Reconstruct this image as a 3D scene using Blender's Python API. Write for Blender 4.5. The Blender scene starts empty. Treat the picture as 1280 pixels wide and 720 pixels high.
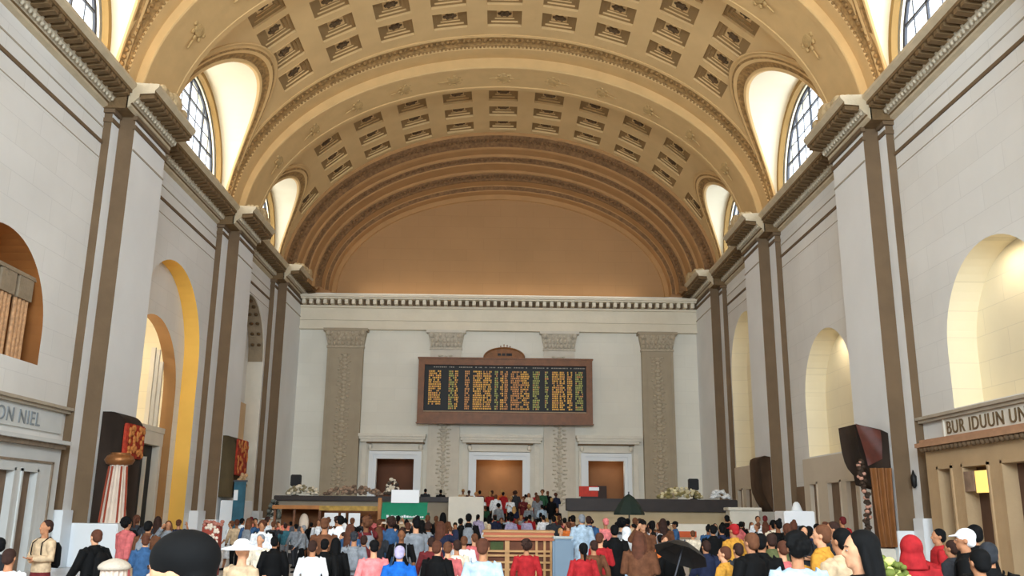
import bpy, bmesh, math, random
from mathutils import Vector, Matrix
sin, cos, pi, sqrt, rad = math.sin, math.cos, math.pi, math.sqrt, math.radians
SC = bpy.context.scene
COL = SC.collection
FLOOR = -0.1

# ------------------------------------------------------------------ helpers
def lin(r, g, b):
    f = lambda c: (c/255/12.92) if c/255 <= .04045 else ((c/255+.055)/1.055)**2.4
    return (f(r), f(g), f(b), 1)

MATS = {}
def mat(name, rgb, rough=.7, metal=0, bump=0, bscale=8, var=0, vscale=2, emit=0, brick=None, spec=.3, detail=4):
    if name in MATS: return MATS[name]
    m = bpy.data.materials.new(name); m.use_nodes = True
    nt = m.node_tree; N = nt.nodes; L = nt.links
    b = N['Principled BSDF']
    col = lin(*rgb)
    b.inputs['Base Color'].default_value = col
    b.inputs['Roughness'].default_value = rough
    b.inputs['Metallic'].default_value = metal
    b.inputs['Specular IOR Level'].default_value = spec
    if emit:
        b.inputs['Emission Color'].default_value = col
        b.inputs['Emission Strength'].default_value = emit
    tc = None
    if var or bump or brick:
        tc = N.new('ShaderNodeTexCoord')
    colsock = None
    if var:
        n = N.new('ShaderNodeTexNoise'); n.inputs['Scale'].default_value = vscale; n.inputs['Detail'].default_value = 6
        L.new(tc.outputs['Object'], n.inputs['Vector'])
        r = N.new('ShaderNodeValToRGB')
        r.color_ramp.elements[0].position = .3; r.color_ramp.elements[1].position = .7
        r.color_ramp.elements[0].color = tuple(c*(1-var) for c in col[:3])+(1,)
        r.color_ramp.elements[1].color = tuple(min(1, c*(1+var*.6)) for c in col[:3])+(1,)
        L.new(n.outputs['Fac'], r.inputs['Fac']); colsock = r.outputs['Color']
    bumpsock = None
    if brick:                       # (axis, width, height, mortar darkness)
        ax, bw, bh, md = brick
        sp = N.new('ShaderNodeSeparateXYZ'); cb = N.new('ShaderNodeCombineXYZ')
        L.new(tc.outputs['Object'], sp.inputs[0])
        L.new(sp.outputs['XYZ'.index(ax)], cb.inputs[0]); L.new(sp.outputs[2], cb.inputs[1])
        bt = N.new('ShaderNodeTexBrick'); L.new(cb.outputs[0], bt.inputs['Vector'])
        bt.inputs['Scale'].default_value = 1; bt.inputs['Brick Width'].default_value = bw; bt.inputs['Row Height'].default_value = bh
        bt.inputs['Mortar Size'].default_value = .014; bt.inputs['Mortar Smooth'].default_value = .3
        bt.inputs['Color1'].default_value = (1, 1, 1, 1); bt.inputs['Color2'].default_value = (.965, .962, .955, 1)
        bt.inputs['Mortar'].default_value = (1-md, 1-md, 1-md, 1)
        mx = N.new('ShaderNodeMix'); mx.data_type = 'RGBA'; mx.blend_type = 'MULTIPLY'; mx.inputs['Factor'].default_value = 1
        if colsock: L.new(colsock, mx.inputs['A'])
        else: mx.inputs['A'].default_value = col
        L.new(bt.outputs['Color'], mx.inputs['B']); colsock = mx.outputs['Result']
    if colsock: L.new(colsock, b.inputs['Base Color'])
    if bump:
        n2 = N.new('ShaderNodeTexNoise'); n2.inputs['Scale'].default_value = bscale; n2.inputs['Detail'].default_value = detail
        L.new(tc.outputs['Object'], n2.inputs['Vector'])
        bp = N.new('ShaderNodeBump'); bp.inputs['Strength'].default_value = bump; bp.inputs['Distance'].default_value = .05
        L.new(n2.outputs['Fac'], bp.inputs['Height']); L.new(bp.outputs['Normal'], b.inputs['Normal'])
    MATS[name] = m
    return m

def cmat(rgb, rough=.8):           # plain cloth / hair / skin colours
    return mat('cloth_%d_%d_%d' % tuple(rgb), rgb, rough=rough, var=.28, vscale=14, spec=.15)

WALLY = mat('wall_marble_side', (226, 225, 222), .6, bump=.15, bscale=3, var=.07, vscale=.35, brick=('Y', 2.6, .85, .12))
WALLX = mat('wall_marble_end', (230, 226, 214), .6, bump=.15, bscale=3, var=.05, vscale=.35, brick=('X', 2.4, .85, .07))
STONE = mat('pale_stone', (222, 216, 203), .65, bump=.2, bscale=6, var=.06, vscale=1.5)
BROWN = mat('brown_stone_and_shade', (112, 91, 68), .7, bump=.2, bscale=6, var=.12, vscale=1.2)  # brown mouldings; on the pier returns the brown is painted shade
CARVED = mat('carved_stone', (196, 184, 162), .75, bump=.8, bscale=14, var=.22, vscale=9)
CARVEDD = mat('carved_dark_stone', (150, 134, 112), .8, bump=.6, bscale=10, var=.14, vscale=3)
PLASTER = mat('ceiling_plaster', (210, 178, 128), .8, bump=.1, bscale=4, var=.06, vscale=.8)
RIBM = mat('rib_plaster', (208, 174, 122), .8, bump=.15, bscale=5, var=.07, vscale=1.2)
ORN = mat('gilded_ornament', (158, 124, 78), .7, bump=1., bscale=9, var=.4, vscale=5)
ROSE = mat('bronze_rosette', (96, 74, 48), .6, bump=.8, bscale=12, var=.4, vscale=6)
REVEAL = mat('white_reveal', (226, 216, 190), .7)
GOLDM = mat('ochre_moulding', (150, 118, 66), .7, bump=.2, bscale=6)
YELLOW = mat('ochre_plaster', (238, 190, 92), .75, bump=.1, bscale=4, var=.08, vscale=.6)
NICHE = mat('cream_block', (240, 229, 200), .7, var=.05, vscale=.5, brick=('Y', 2.6, .85, .14))
WOOD = mat('dark_wood', (112, 68, 38), .45, bump=.2, bscale=20, var=.25, vscale=3)
WOODL = mat('warm_wood', (170, 112, 58), .5, bump=.2, bscale=20, var=.25, vscale=3)
ORANGE = mat('varnished_panel', (150, 96, 50), .5, var=.2, vscale=.8)
DARK = mat('dark_opening', (34, 26, 22), .8)
BLACK = mat('black_paint', (22, 21, 22), .5)
MULL = mat('window_bronze', (70, 72, 78), .5, metal=.3)
FLOORM = mat('floor_marble', (196, 192, 190), .25, var=.06, vscale=.6, bump=.05, brick=('X', 1.2, 1.2, .12))
WHITE = mat('white_panel', (232, 236, 240), .5)
BRONZE = mat('bronze', (150, 100, 60), .4, metal=.6, bump=.3, bscale=15)

def newobj(name, bm, mats, parent=None, smooth=False, **props):
    me = bpy.data.meshes.new(name)
    if bm is not None:
        bm.normal_update(); bm.to_mesh(me); bm.free()
    for m in (mats if isinstance(mats, (list, tuple)) else [mats]): me.materials.append(m)
    if smooth:
        for p in me.polygons: p.use_smooth = True
    o = bpy.data.objects.new(name, me); COL.objects.link(o)
    if parent: o.parent = parent
    for k, v in props.items(): o[k] = v
    return o

def struct(name, bm, mats, smooth=False, parent=None):
    o = newobj(name, bm, mats, parent, smooth)
    if not parent: o['kind'] = 'structure'
    return o

def thing(name, label, cat, loc=(0, 0, 0), rotz=0, group=None):
    o = bpy.data.objects.new(name, None); COL.objects.link(o)
    o.empty_display_size = .2
    o.location = loc; o.rotation_euler = (0, 0, rotz); o['label'] = label; o['category'] = cat
    if group: o['group'] = group
    return o

def tag(o, label, cat, group=None):
    o['label'] = label; o['category'] = cat
    if group: o['group'] = group
    return o

def box(bm, x0, x1, y0, y1, z0, z1, mi=0, bev=0):
    if x0 > x1: x0, x1 = x1, x0
    if y0 > y1: y0, y1 = y1, y0
    if z0 > z1: z0, z1 = z1, z0
    vs = [bm.verts.new((x, y, z)) for x in (x0, x1) for y in (y0, y1) for z in (z0, z1)]
    fs = [bm.faces.new([vs[i] for i in q]) for q in ((0, 1, 3, 2), (4, 6, 7, 5), (0, 4, 5, 1), (2, 3, 7, 6), (0, 2, 6, 4), (1, 5, 7, 3))]
    for f in fs: f.material_index = mi
    if bev:
        es = list(set(e for v in vs for e in v.link_edges))
        bmesh.ops.bevel(bm, geom=es, offset=bev, segments=2, affect='EDGES', material=-1)

def quad(bm, pts, mi=0):
    f = bm.faces.new([bm.verts.new(p) for p in pts]); f.material_index = mi; return f

def grid(bm, rows, mi=0, closed=False):
    """rows: list of lists of points -> quads"""
    V = [[bm.verts.new(p) for p in r] for r in rows]
    n = len(V[0])
    for i in range(len(V)-1):
        for j in range(n if closed else n-1):
            k = (j+1) % n
            f = bm.faces.new((V[i][j], V[i][k], V[i+1][k], V[i+1][j]))
            f.material_index = mi(i, j) if callable(mi) else mi
    return V

def ell(bm, c, r, mi=0, seg=12, rings=8, rot=None):
    c = Vector(c)
    def P(a, b):
        p = Vector((r[0]*sin(b)*cos(a), r[1]*sin(b)*sin(a), r[2]*cos(b)))
        return c+(rot @ p if rot else p)
    top = bm.verts.new(P(0, 0)); bot = bm.verts.new(P(0, pi))
    V = [[bm.verts.new(P(2*pi*k/seg, pi*j/rings)) for k in range(seg)] for j in range(1, rings)]
    fs = []
    for k in range(seg):
        q = (k+1) % seg
        fs.append(bm.faces.new((top, V[0][k], V[0][q]))); fs.append(bm.faces.new((bot, V[-1][q], V[-1][k])))
        for j in range(rings-2): fs.append(bm.faces.new((V[j][k], V[j+1][k], V[j+1][q], V[j][q])))
    for f in fs: f.material_index = mi; f.smooth = True

def tube(bm, pts, rr, n=10, mi=0, ref=(1, 0, 0)):
    pts = [Vector(p) for p in pts]; rows = []
    for i, p in enumerate(pts):
        t = (pts[min(i+1, len(pts)-1)]-pts[max(i-1, 0)]).normalized()
        rf = Vector(ref)
        if abs(t.dot(rf)) > .93: rf = Vector((0, 1, 0))
        a = (rf - t*rf.dot(t)).normalized(); b = t.cross(a)
        r = rr[i] if isinstance(rr, (list, tuple)) else rr
        ra, rb = r if isinstance(r, (list, tuple)) else (r, r)
        rows.append([p + a*ra*cos(2*pi*k/n) + b*rb*sin(2*pi*k/n) for k in range(n)])
    V = grid(bm, rows, mi, True)
    f = bm.faces.new(list(reversed(V[0]))); f.material_index = mi
    f = bm.faces.new(V[-1]); f.material_index = mi
    return V

def lathe(bm, c, prof, n=20, mi=0):
    rows = [[(c[0]+r*cos(2*pi*k/n), c[1]+r*sin(2*pi*k/n), c[2]+z) for k in range(n)] for r, z in prof]
    V = grid(bm, rows, mi, True)
    bm.faces.new(list(reversed(V[0]))).material_index = mi; bm.faces.new(V[-1]).material_index = mi

# ------------------------------------------------------------------ plan of the hall
W0, W1, W2 = 15.0, 14.7, 14.1
YE, YB = 62.6, -10.8
PIERS = [(-10.66, -10.0, -6.8), (3.42, 4.05, 7.25), (17.5, 18.1, 21.3), (31.5, 32.15, 35.35), (45.55, 46.6, 49.4), (57.1, 57.9, YE)]
BAYS = [(PIERS[i][2], PIERS[i+1][0]) for i in range(5)]     # last two are B and C of the photo, third A
ZTOP = 17.4
VA, VB, Z0 = 14.7, 10.6, 17.0
XO = .1
def E(t, o, ka=.53):
    return (XO+(VA-ka*o)*cos(t), Z0+(VB-o)*sin(t))
# lunettes: centre y, radius, spring z
LUN = []
for i, (a, b) in enumerate(BAYS):
    r = 4.4 if i < 4 else 3.25
    LUN.append(((a+b)/2, r, 18.4 if i < 4 else 18.7))

# floor
bm = bmesh.new()
box(bm, -17.5, 17.5, YB-1, YE+4, FLOOR-.3, FLOOR)
struct('floor', bm, FLOORM)

# ------------------------------------------------------------------ side walls
def arch_wall(bm, X, out, y0, y1, z0, z1, yc, r, zc, zb, depth, mi=0, mr=0, n=28):
    """wall plane X pierced by a stilted arch; reveal runs outwards (out=+-1) by depth"""
    quad(bm, [(X, y0, z0), (X, yc-r, z0), (X, yc-r, z1), (X, y0, z1)], mi)
    quad(bm, [(X, yc+r, z0), (X, y1, z0), (X, y1, z1), (X, yc+r, z1)], mi)
    if zb > z0: quad(bm, [(X, yc-r, z0), (X, yc+r, z0), (X, yc+r, zb), (X, yc-r, zb)], mi)
    arc = [(yc-r*cos(pi*k/n), zc+r*sin(pi*k/n)) for k in range(n+1)]
    for k in range(n):
        (a, b), (c, d) = arc[k], arc[k+1]
        quad(bm, [(X, a, b), (X, c, d), (X, c, z1), (X, a, z1)], mi)
    path = [(yc-r, zb)]+arc+[(yc+r, zb)]
    if depth:
        for k in range(len(path)-1):
            (a, b), (c, d) = path[k], path[k+1]
            quad(bm, [(X, a, b), (X+out*depth, a, b), (X+out*depth, c, d), (X, c, d)], mr)
        quad(bm, [(X, yc-r, zb), (X, yc+r, zb), (X+out*depth, yc+r, zb), (X+out*depth, yc-r, zb)], mr)

def arch_band(bm, X, out, yc, r0, r1, zc, zb, proj, mi=0, n=28):
    """raised moulding around an arch, from radius r0 to r1, standing proj inside the room"""
    pr = [(r0, 0), (r0, proj), (r1, proj), (r1, 0)]
    path = [(pi, zb)]+[(pi-pi*k/n, None) for k in range(n+1)]+[(0, zb)]
    rows = []
    for a, z in path:
        rows.append([(X-out*p, yc+r*cos(a), (zc+r*sin(a)) if z is None else z) for r, p in pr])
    grid(bm, rows, mi)

ARCH = {  # (side, bay) -> yc, r, zc, zb, depth
    (-1, 2): (26.3, 2.85, 7.35, 6.35, 1.1), (-1, 3): (40.5, 4.1, 8.9, FLOOR, .75), (-1, 4): (53.3, 3.5, 11.0, FLOOR, 1.0),
    (1, 2): (26.2, 3.0, 7.2, 5.3, 1.0), (1, 3): (40.3, 3.1, 7.1, 4.55, 1.0), (1, 4): (53.4, 3.5, 10.4, 4.7, 1.0),
    (-1, 1): (12.3, 2.85, 7.35, 6.35, 1.0), (1, 1): (12.3, 3.0, 7.2, 5.3, 1.0), (-1, 0): (-1.8, 2.85, 7.35, 6.35, 1.0), (1, 0): (-1.8, 3.0, 7.2, 5.3, 1.0)}
for s, nm in ((-1, 'wall_left'), (1, 'wall_right')):
    bm = bmesh.new()
    MR = 0
    for i, (a, b) in enumerate(BAYS):
        yc, r, zc, zb, dp = ARCH[(s, i)]
        mr = {(-1, 2): 1, (-1, 3): 2, (-1, 4): 3}.get((s, i), 4 if s > 0 else 0)
        arch_wall(bm, s*W0, s, a-.05, b+.05, FLOOR, ZTOP, yc, r, zc, zb, dp, 0, mr)
        # back of the niche
        X = s*(W0+dp)
        back = {(-1, 2): 1, (-1, 3): 0, (-1, 4): 0}.get((s, i), 4 if s > 0 else 0)
        if (s, i) == (-1, 3):
            arch_wall(bm, X, s, yc-r-.3, yc+r+.3, FLOOR, zc+r+.3, 40.6, 3.3, 7.2, FLOOR, .6, 0, 5)
        elif (s, i) == (-1, 4):
            quad(bm, [(X, yc-r-.2, FLOOR), (X, yc+r+.2, FLOOR), (X, yc+r+.2, zc+r+.2), (X, yc-r-.2, zc+r+.2)], 0)
        else:
            quad(bm, [(X, yc-r-.2, zb-.2), (X, yc+r+.2, zb-.2), (X, yc+r+.2, zc+r+.2), (X, yc-r-.2, zc+r+.2)], back)
    struct(nm, bm, [WALLY, ORANGE, YELLOW, STONE, NICHE, mat('umber_reveal', (166, 124, 78), .7, var=.1, vscale=1)])

# left bay B: the hall beyond the inner arch
bm = bmesh.new()
X = -16.35
box(bm, -21.0, -20.8, 36, 46, FLOOR, 12.5, 0)
quad(bm, [(-20.8, 36, 12.3), (-20.8, 46, 12.3), (X, 46, 12.3), (X, 36, 12.3)], 0)
quad(bm, [(-20.8, 45.9, FLOOR), (X, 45.9, FLOOR), (X, 45.9, 12.3), (-20.8, 45.9, 12.3)], 0)
quad(bm, [(-20.8, 36.1, FLOOR), (X, 36.1, FLOOR), (X, 36.1, 12.3), (-20.8, 36.1, 12.3)], 0)
struct('wall_inner', bm, [NICHE])
bm = bmesh.new()                      # its mezzanine beam, slender columns and the dark doorway below
box(bm, -16.6, -16.1, 37.4, 43.9, 4.75, 5.35, 0)
box(bm, -16.45, -16.05, 37.4, 43.9, 5.35, 5.6, 0)
for y in (42.35, 42.9, 43.45):
    box(bm, -16.5, -16.3, y-.07, y+.07, 5.6, 9.3-(.5 if y > 43 else 0), 0)
for y in (42.62, 43.17):
    box(bm, -16.5, -16.42, y-.05, y+.05, 5.6, 9.0-(.3 if y > 43 else 0), 1)
struct('trim_1', bm, [STONE, DARK])
d = thing('door_1', '', 'x'); del d['label']; del d['category']; d['kind'] = 'structure'
bm = bmesh.new(); box(bm, -16.6, -16.45, 37.4, 43.9, FLOOR, 4.75); newobj('door_panel', bm, BLACK, d)
bm = bmesh.new()
for y in (37.4, 43.55): box(bm, -16.45, -16.1, y, y+.3, FLOOR, 4.75)
for y in (41.2, 42.5): box(bm, -16.45, -16.3, y, y+.12, FLOOR+.2, 4.2)
newobj('door_frame', bm, STONE, d)

# left bay A niche: carved screen with fluted shafts
bm = bmesh.new()
for y in (23.9, 24.95, 26.0, 27.05, 28.1):
    box(bm, -16.0, -15.15, y-.42, y+.42, 8.3, 9.0, 1)
    for k in range(4):
        tube(bm, [(-15.28, y-.33+k*.22, 6.4), (-15.28, y-.33+k*.22, 8.3)], .075, 8, 0)
box(bm, -16.0, -15.12, 23.75, 28.8, 9.0, 9.12, 1)
struct('trim_2', bm, [mat('carved_shaft', (196, 150, 108), .6, var=.3, vscale=8, bump=.6, bscale=14), CARVEDD])
# left bay C: coffered ornate soffit patch of the far vault
bm = bmesh.new()
rows = []
for k in range(15):
    a = pi*k/14
    rows.append([(x, 53.3-3.47*cos(a), 11.0+3.47*sin(a)) for x in (-15.05, -15.4, -15.7, -15.98)])
grid(bm, rows, 0)
for k in range(1, 14):
    a = pi*(k+.5)/15
    for x in (-15.3, -15.7): ell(bm, (x, 53.3-3.42*cos(a), 11.0+3.42*sin(a)), (.13, .2, .1), 1, 8, 6)
struct('trim_3', bm, [CARVEDD, ROSE])
bm = bmesh.new(); box(bm, -15.98, -15.85, 49.9, 56.7, 6.0, 8.3); box(bm, -15.98, -15.8, 49.9, 56.7, 5.8, 6.0)
struct('trim_4', bm, [mat('sand_panel', (214, 182, 142), .7, var=.08, vscale=1)])

# piers: stepped, returns coloured brown for their shade, pale faces
nt = 5
for s in (-1, 1):
    for (ya, yb, yc) in PIERS:
        if ya < 0: continue
        bm = bmesh.new(); z0, z1 = FLOOR, ZTOP-.5
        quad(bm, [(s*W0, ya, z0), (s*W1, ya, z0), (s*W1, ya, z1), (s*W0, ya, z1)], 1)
        quad(bm, [(s*W1, ya, z0), (s*W1, yb, z0), (s*W1, yb, z1), (s*W1, ya, z1)], 0)
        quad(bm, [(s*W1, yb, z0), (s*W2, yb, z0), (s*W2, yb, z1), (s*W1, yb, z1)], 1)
        quad(bm, [(s*W2, yb, z0), (s*W2, yc, z0), (s*W2, yc, z1), (s*W2, yb, z1)], 0)
        if yc < YE-.1:
            yd = yc+.05
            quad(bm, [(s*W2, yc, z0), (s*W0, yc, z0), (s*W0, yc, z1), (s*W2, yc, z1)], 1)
        quad(bm, [(s*W0, ya, z0), (s*W0, yc, z0), (s*W0, yc, z1), (s*W0, ya, z1)], 0)
        # little capital at the head of the shaft
        for zz, pr in ((16.0, .06), (16.35, .12)):
            box(bm, s*(W2-pr), s*(W2+.05), yb-pr, min(yc+pr, YE), zz, zz+.16, 1)
            box(bm, s*(W1-pr), s*(W0), ya-pr, yb-pr, zz, zz+.16, 1)
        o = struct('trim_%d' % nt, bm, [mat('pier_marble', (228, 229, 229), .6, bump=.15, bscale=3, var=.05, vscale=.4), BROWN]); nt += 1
        # plinth
        bm = bmesh.new()
        box(bm, s*(W2-.12), s*W0, yb-.12, min(yc+.12, YE), FLOOR, 1.35, 0, .02)
        box(bm, s*(W1-.15), s*W0, ya-.25, yb-.13, FLOOR, 1.78, 0, .02)
        struct('trim_%d' % nt, bm, [WHITE]); nt += 1

# string course below the cornice and string over the portals
for s in (-1, 1):
    bm = bmesh.new()
    for (a, b) in BAYS[1:]:
        box(bm, s*(W0-.06), s*W0, a, b, 15.12, 15.24, 0)
        box(bm, s*(W0-.03), s*W0, a, b, 15.75, 15.8, 1)
        box(bm, s*(W0-.02), s*W0, a, b, 14.55, 14.58, 1)
    for (ya, yb, yc) in PIERS[1:]:
        box(bm, s*(W2-.04), s*W2, yb, yc, 15.14, 15.2, 1)
    struct('trim_%d' % nt, bm, [BROWN, mat('grey_joint', (170, 160, 142), .7)]); nt += 1

# ------------------------------------------------------------------ cornice
PROF = [(0, 16.50), (.16, 16.58), (.16, 16.68), (.22, 16.72), (.42, 16.92), (.46, 16.96), (.46, 17.08), (1.02, 17.12), (1.02, 17.24), (1.16, 17.38), (1.16, 17.50), (0, 17.56)]
def cornice_run(bm, fn, u0, u1, cap0, cap1, step=.42):
    """fn(u, proj, z) -> point"""
    rows = [[fn(u, p, z) for p, z in PROF] for u in (u0, u1)]
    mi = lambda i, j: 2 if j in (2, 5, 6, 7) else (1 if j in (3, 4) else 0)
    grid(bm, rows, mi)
    for u, c in ((u0, cap0), (u1, cap1)):
        if c:
            f = bm.faces.new([bm.verts.new(fn(u, p, z)) for p, z in PROF])
    n = max(1, int((u1-u0)/step)); d = (u1-u0)/n
    for k in range(n):                # modillions under the lip
        u = u0+(k+.5)*d
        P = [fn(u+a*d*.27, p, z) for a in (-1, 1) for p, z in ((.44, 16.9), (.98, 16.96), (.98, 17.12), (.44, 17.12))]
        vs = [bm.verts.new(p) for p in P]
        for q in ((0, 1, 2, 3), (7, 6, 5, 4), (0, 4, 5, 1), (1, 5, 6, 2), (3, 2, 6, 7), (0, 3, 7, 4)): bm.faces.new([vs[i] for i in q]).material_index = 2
    n = max(1, int((u1-u0)/.24)); d = (u1-u0)/n
    for k in range(n):                # egg and dart
        u = u0+(k+.5)*d
        ell(bm, fn(u, .36, 16.80), (.075, .075, .09), 1, 6, 4)
for s in (-1, 1):
    bm = bmesh.new()
    for i, (ya, yb, yc) in enumerate(PIERS):
        if i == 0: continue
        a = BAYS[i-1][0]
        cornice_run(bm, lambda u, p, z: (s*(W0-p), u, z), a+.0, ya-.2, True, True)
        cornice_run(bm, lambda u, p, z: (s*(W0-.85-p), u, z), ya-.2, min(yc+.2, YE), True, i < 5)
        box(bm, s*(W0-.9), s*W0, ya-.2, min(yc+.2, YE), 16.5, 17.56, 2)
    struct('trim_%d' % nt, bm, [mat('cornice_stone', (196, 180, 152), .7, bump=.3, bscale=8, var=.12, vscale=2), CARVED, mat('soffit_dirt_and_shade', (118, 94, 64), .75, bump=.4, bscale=10, var=.2, vscale=4)]); nt += 1  # umber modillion zone: dirt plus shade put into the colour
    # carved cartouches that sit on the cornice at the foot of every rib
    for (ya, yb, yc) in PIERS[2:]:
        bm = bmesh.new(); rnd = random.Random(7)
        for k in range(12):
            y = ya+.3+(min(yc, YE)-ya-.6)*rnd.random()
            ell(bm, (s*(13.1+rnd.random()*.5), y, 17.56+rnd.random()*.25), (.18, .26, .2), 0, 8, 6)
        ell(bm, (s*13.15, (ya+min(yc, YE))/2, 17.7), (.22, .55, .42), 0, 10, 8)
        struct('trim_%d' % nt, bm, [mat('cartouche_stone', (196, 172, 132), .8, bump=.8, bscale=10, var=.2, vscale=6)], True); nt += 1

# ------------------------------------------------------------------ ceiling vault with coffers
NA = 720
tab = [0]
for k in range(NA):
    p, q = E(pi/2*(1-k/NA), 0), E(pi/2*(1-(k+1)/NA), 0)
    tab.append(tab[-1]+math.hypot(p[0]-q[0], p[1]-q[1]))
SMAX = tab[-1]
def T(sv):                       # arclength from crown (signed, + to the right) -> angle
    a = abs(sv); lo, hi = 0, NA
    while hi-lo > 1:
        m = (lo+hi)//2
        if tab[m] <= a: lo = m
        else: hi = m
    f = (a-tab[lo])/(tab[hi]-tab[lo]+1e-9)
    ang = pi/2*(1-(lo+min(1, f))/NA)
    return ang if sv >= 0 else pi-ang
def inlun(y, z, extra):
    for yc, r, zc in LUN:
        if abs(y-yc) < r+extra and (z < zc or (y-yc)**2+(z-zc)**2 < (r+extra)**2): return True
    return False
ribs = [p for p in PIERS]
CW, CP = .925, 2.93
rows_y = {0: [], 1: [8.7, 10.9, 13.1, 15.3], 2: [22.9, 25.1, 27.3, 29.5], 3: [36.75, 38.85, 41.0, 43.15], 4: [52.35, 54.6, 56.85]}
coff = []
for b, ys in rows_y.items():
    for y in ys:
        hy = .8 if b < 4 else .72
        for k in range(-6, 7):
            sc = k*CP
            if abs(sc)+CW > SMAX-1.3: continue
            bad = any(inlun(yy, E(T(ss), 0)[1], .5) for yy in (y-hy, y, y+hy) for ss in (sc-CW, sc, sc+CW))
            if bad: continue
            coff.append((sc-CW, sc+CW, y-hy, y+hy))
S = [-SMAX+i*2*SMAX/150 for i in range(151)]+[k*CP+q for k in range(-6, 7) for q in (-CW, CW) if abs(k*CP+q) < SMAX]
Yl = [YB+i*.3 for i in range(int((58.3-YB)/.3)+1)]+[58.3]+[y+q for ys, hy in [(rows_y[b], .8 if b < 4 else .72) for b in rows_y] for y in ys for q in (-hy, hy)]
def dedupe(L):
    L = sorted(L); o = [L[0]]
    for v in L[1:]:
        if v-o[-1] > 1e-3: o.append(v)
    return o
S = dedupe(S); Yl = dedupe(Yl)
bm = bmesh.new(); VC = {}
def vv(i, j):
    k = (i, j)
    if k not in VC:
        x, z = E(T(S[i]), 0); VC[k] = bm.verts.new((x, Yl[j], z))
    return VC[k]
TS = [T(s_) for s_ in S]; ZS = [E(t, 0)[1] for t in TS]
for j in range(len(Yl)-1):
    ym = (Yl[j]+Yl[j+1])/2
    cj = [c for c in coff if c[2] < ym < c[3]]
    for i in range(len(S)-1):
        sm = (S[i]+S[i+1])/2
        if any(c[0] < sm < c[1] for c in cj): continue
        if inlun(ym, (ZS[i]+ZS[i+1])/2, .22): continue
        bm.faces.new((vv(i, j), vv(i+1, j), vv(i+1, j+1), vv(i, j+1)))
def vp(sv, y, o):
    x, z = E(T(sv), -o); return (x, y, z)
rnd = random.Random(3)
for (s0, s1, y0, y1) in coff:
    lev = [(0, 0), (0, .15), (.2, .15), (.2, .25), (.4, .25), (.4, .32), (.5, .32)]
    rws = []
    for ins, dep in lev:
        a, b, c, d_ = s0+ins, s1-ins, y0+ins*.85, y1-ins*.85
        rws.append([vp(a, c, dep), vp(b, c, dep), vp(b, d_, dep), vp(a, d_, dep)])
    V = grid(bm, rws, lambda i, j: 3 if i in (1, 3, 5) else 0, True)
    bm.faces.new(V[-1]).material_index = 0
    cx, cy, cz = vp((s0+s1)/2, (y0+y1)/2, .30)
    ang = T((s0+s1)/2)
    rot = Matrix.Rotation(pi/2-ang, 4, 'Y')
    ell(bm, (cx, cy, cz), (.3, .2, .12), 2, 10, 6, rot)
    for q in range(6):
        a = q*pi/3
        ell(bm, Vector((cx, cy, cz))+rot @ Vector((.28*cos(a), .17*sin(a), 0)), (.11, .1, .1), 2, 6, 4, rot)
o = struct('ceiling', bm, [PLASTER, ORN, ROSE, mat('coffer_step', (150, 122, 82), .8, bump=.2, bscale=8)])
# unseen outer shell added so that daylight only enters through the windows
bm = bmesh.new()
rws = [[(XO+16.6*cos(pi*k/40), y, 16.9+13*sin(pi*k/40)) for k in range(41)] for y in (YB-.5, YE+.5)]

# wait: the shell must leave the lunettes free, so it only covers the crown
bm.free()
bm = bmesh.new()
rws = [[(XO+13.6*cos(a), y, 19.5+9.6*sin(a)) for a in [rad(38)+rad(104)*k/30 for k in range(31)]] for y in (YB-.5, YE+.5)]
grid(bm, rws); struct('light_block_shell', bm, [STONE], parent=None)

# transverse ribs
def rib(prof, ka, bands, n=120, ymul=1):
    """prof: list of (y, o); bands: profile segment index -> material index (1 = ornament)"""
    bm = bmesh.new(); rows = []
    for k in range(n+1):
        t = pi*k/n
        rows.append([(E(t, o_, ka)[0], y, E(t, o_, ka)[1]) for y, o_ in prof])
    grid(bm, rows, lambda i, j: bands.get(j, 0))
    return bm
def beads(bm, y, o_, ka, step, r, mi):
    L = 0; t = .06
    while t < pi-.06:
        x, z = E(t, o_, ka); ell(bm, (x, y, z), r, mi, 6, 4)
        t += step/ math.hypot((VA)*sin(t), (VB)*cos(t))
def rib_full(ya, yb, yc, ka):
    pr = [(ya-.75, -.02), (ya-.75, .06), (ya-.62, .1), (ya-.2, .16), (ya-.08, .22), (ya, .3), (ya, .46), (yb, .46), (yb, 1.02), (yb+.06, 1.08), (yb+.35, 1.08), (yb+.38, 1.03),
          (yc-.38, 1.03), (yc-.35, 1.08), (yc-.05, 1.08), (yc, 1.02), (yc, .46), (yc+.3, .3), (yc+.62, .1), (yc+.7, .06), (yc+.7, -.02)]
    bm = rib(pr, ka, {2: 1, 3: 1, 4: 1, 17: 1})
    beads(bm, ya-.4, .15, ka, .3, (.1, .13, .1), 1)
    beads(bm, ya-.03, .36, ka, .22, (.07, .05, .07), 1)
    # relief medallions on the soffit
    L = SMAX
    for k in range(-5, 6):
        t = T(k*3.0+(1.5 if False else 0)); x, z = E(t, 1.03, ka)
        rot = Matrix.Rotation(pi/2-t, 4, 'Y'); c = Vector((x, (yb+yc)/2, z))
        ell(bm, c, (.34, .42, .05), 2, 14, 6, rot)
        for q in range(8):
            a = q*pi/4; ell(bm, c+rot @ Vector((.42*cos(a), .5*sin(a), 0)), (.13, .13, .05), 2, 6, 4, rot)
        for sg in (-1, 1): ell(bm, c+rot @ Vector((sg*.75, 0, 0)), (.28, .07, .04), 2, 8, 4, rot)
    return bm
MEDAL = mat('relief_medallion', (196, 164, 112), .8, bump=.8, bscale=10, var=.2, vscale=5)
for (ya, yb, yc) in PIERS[1:5]:
    struct('trim_%d' % nt, rib_full(ya, yb, yc, .53), [RIBM, ORN, MEDAL]); nt += 1
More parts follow.
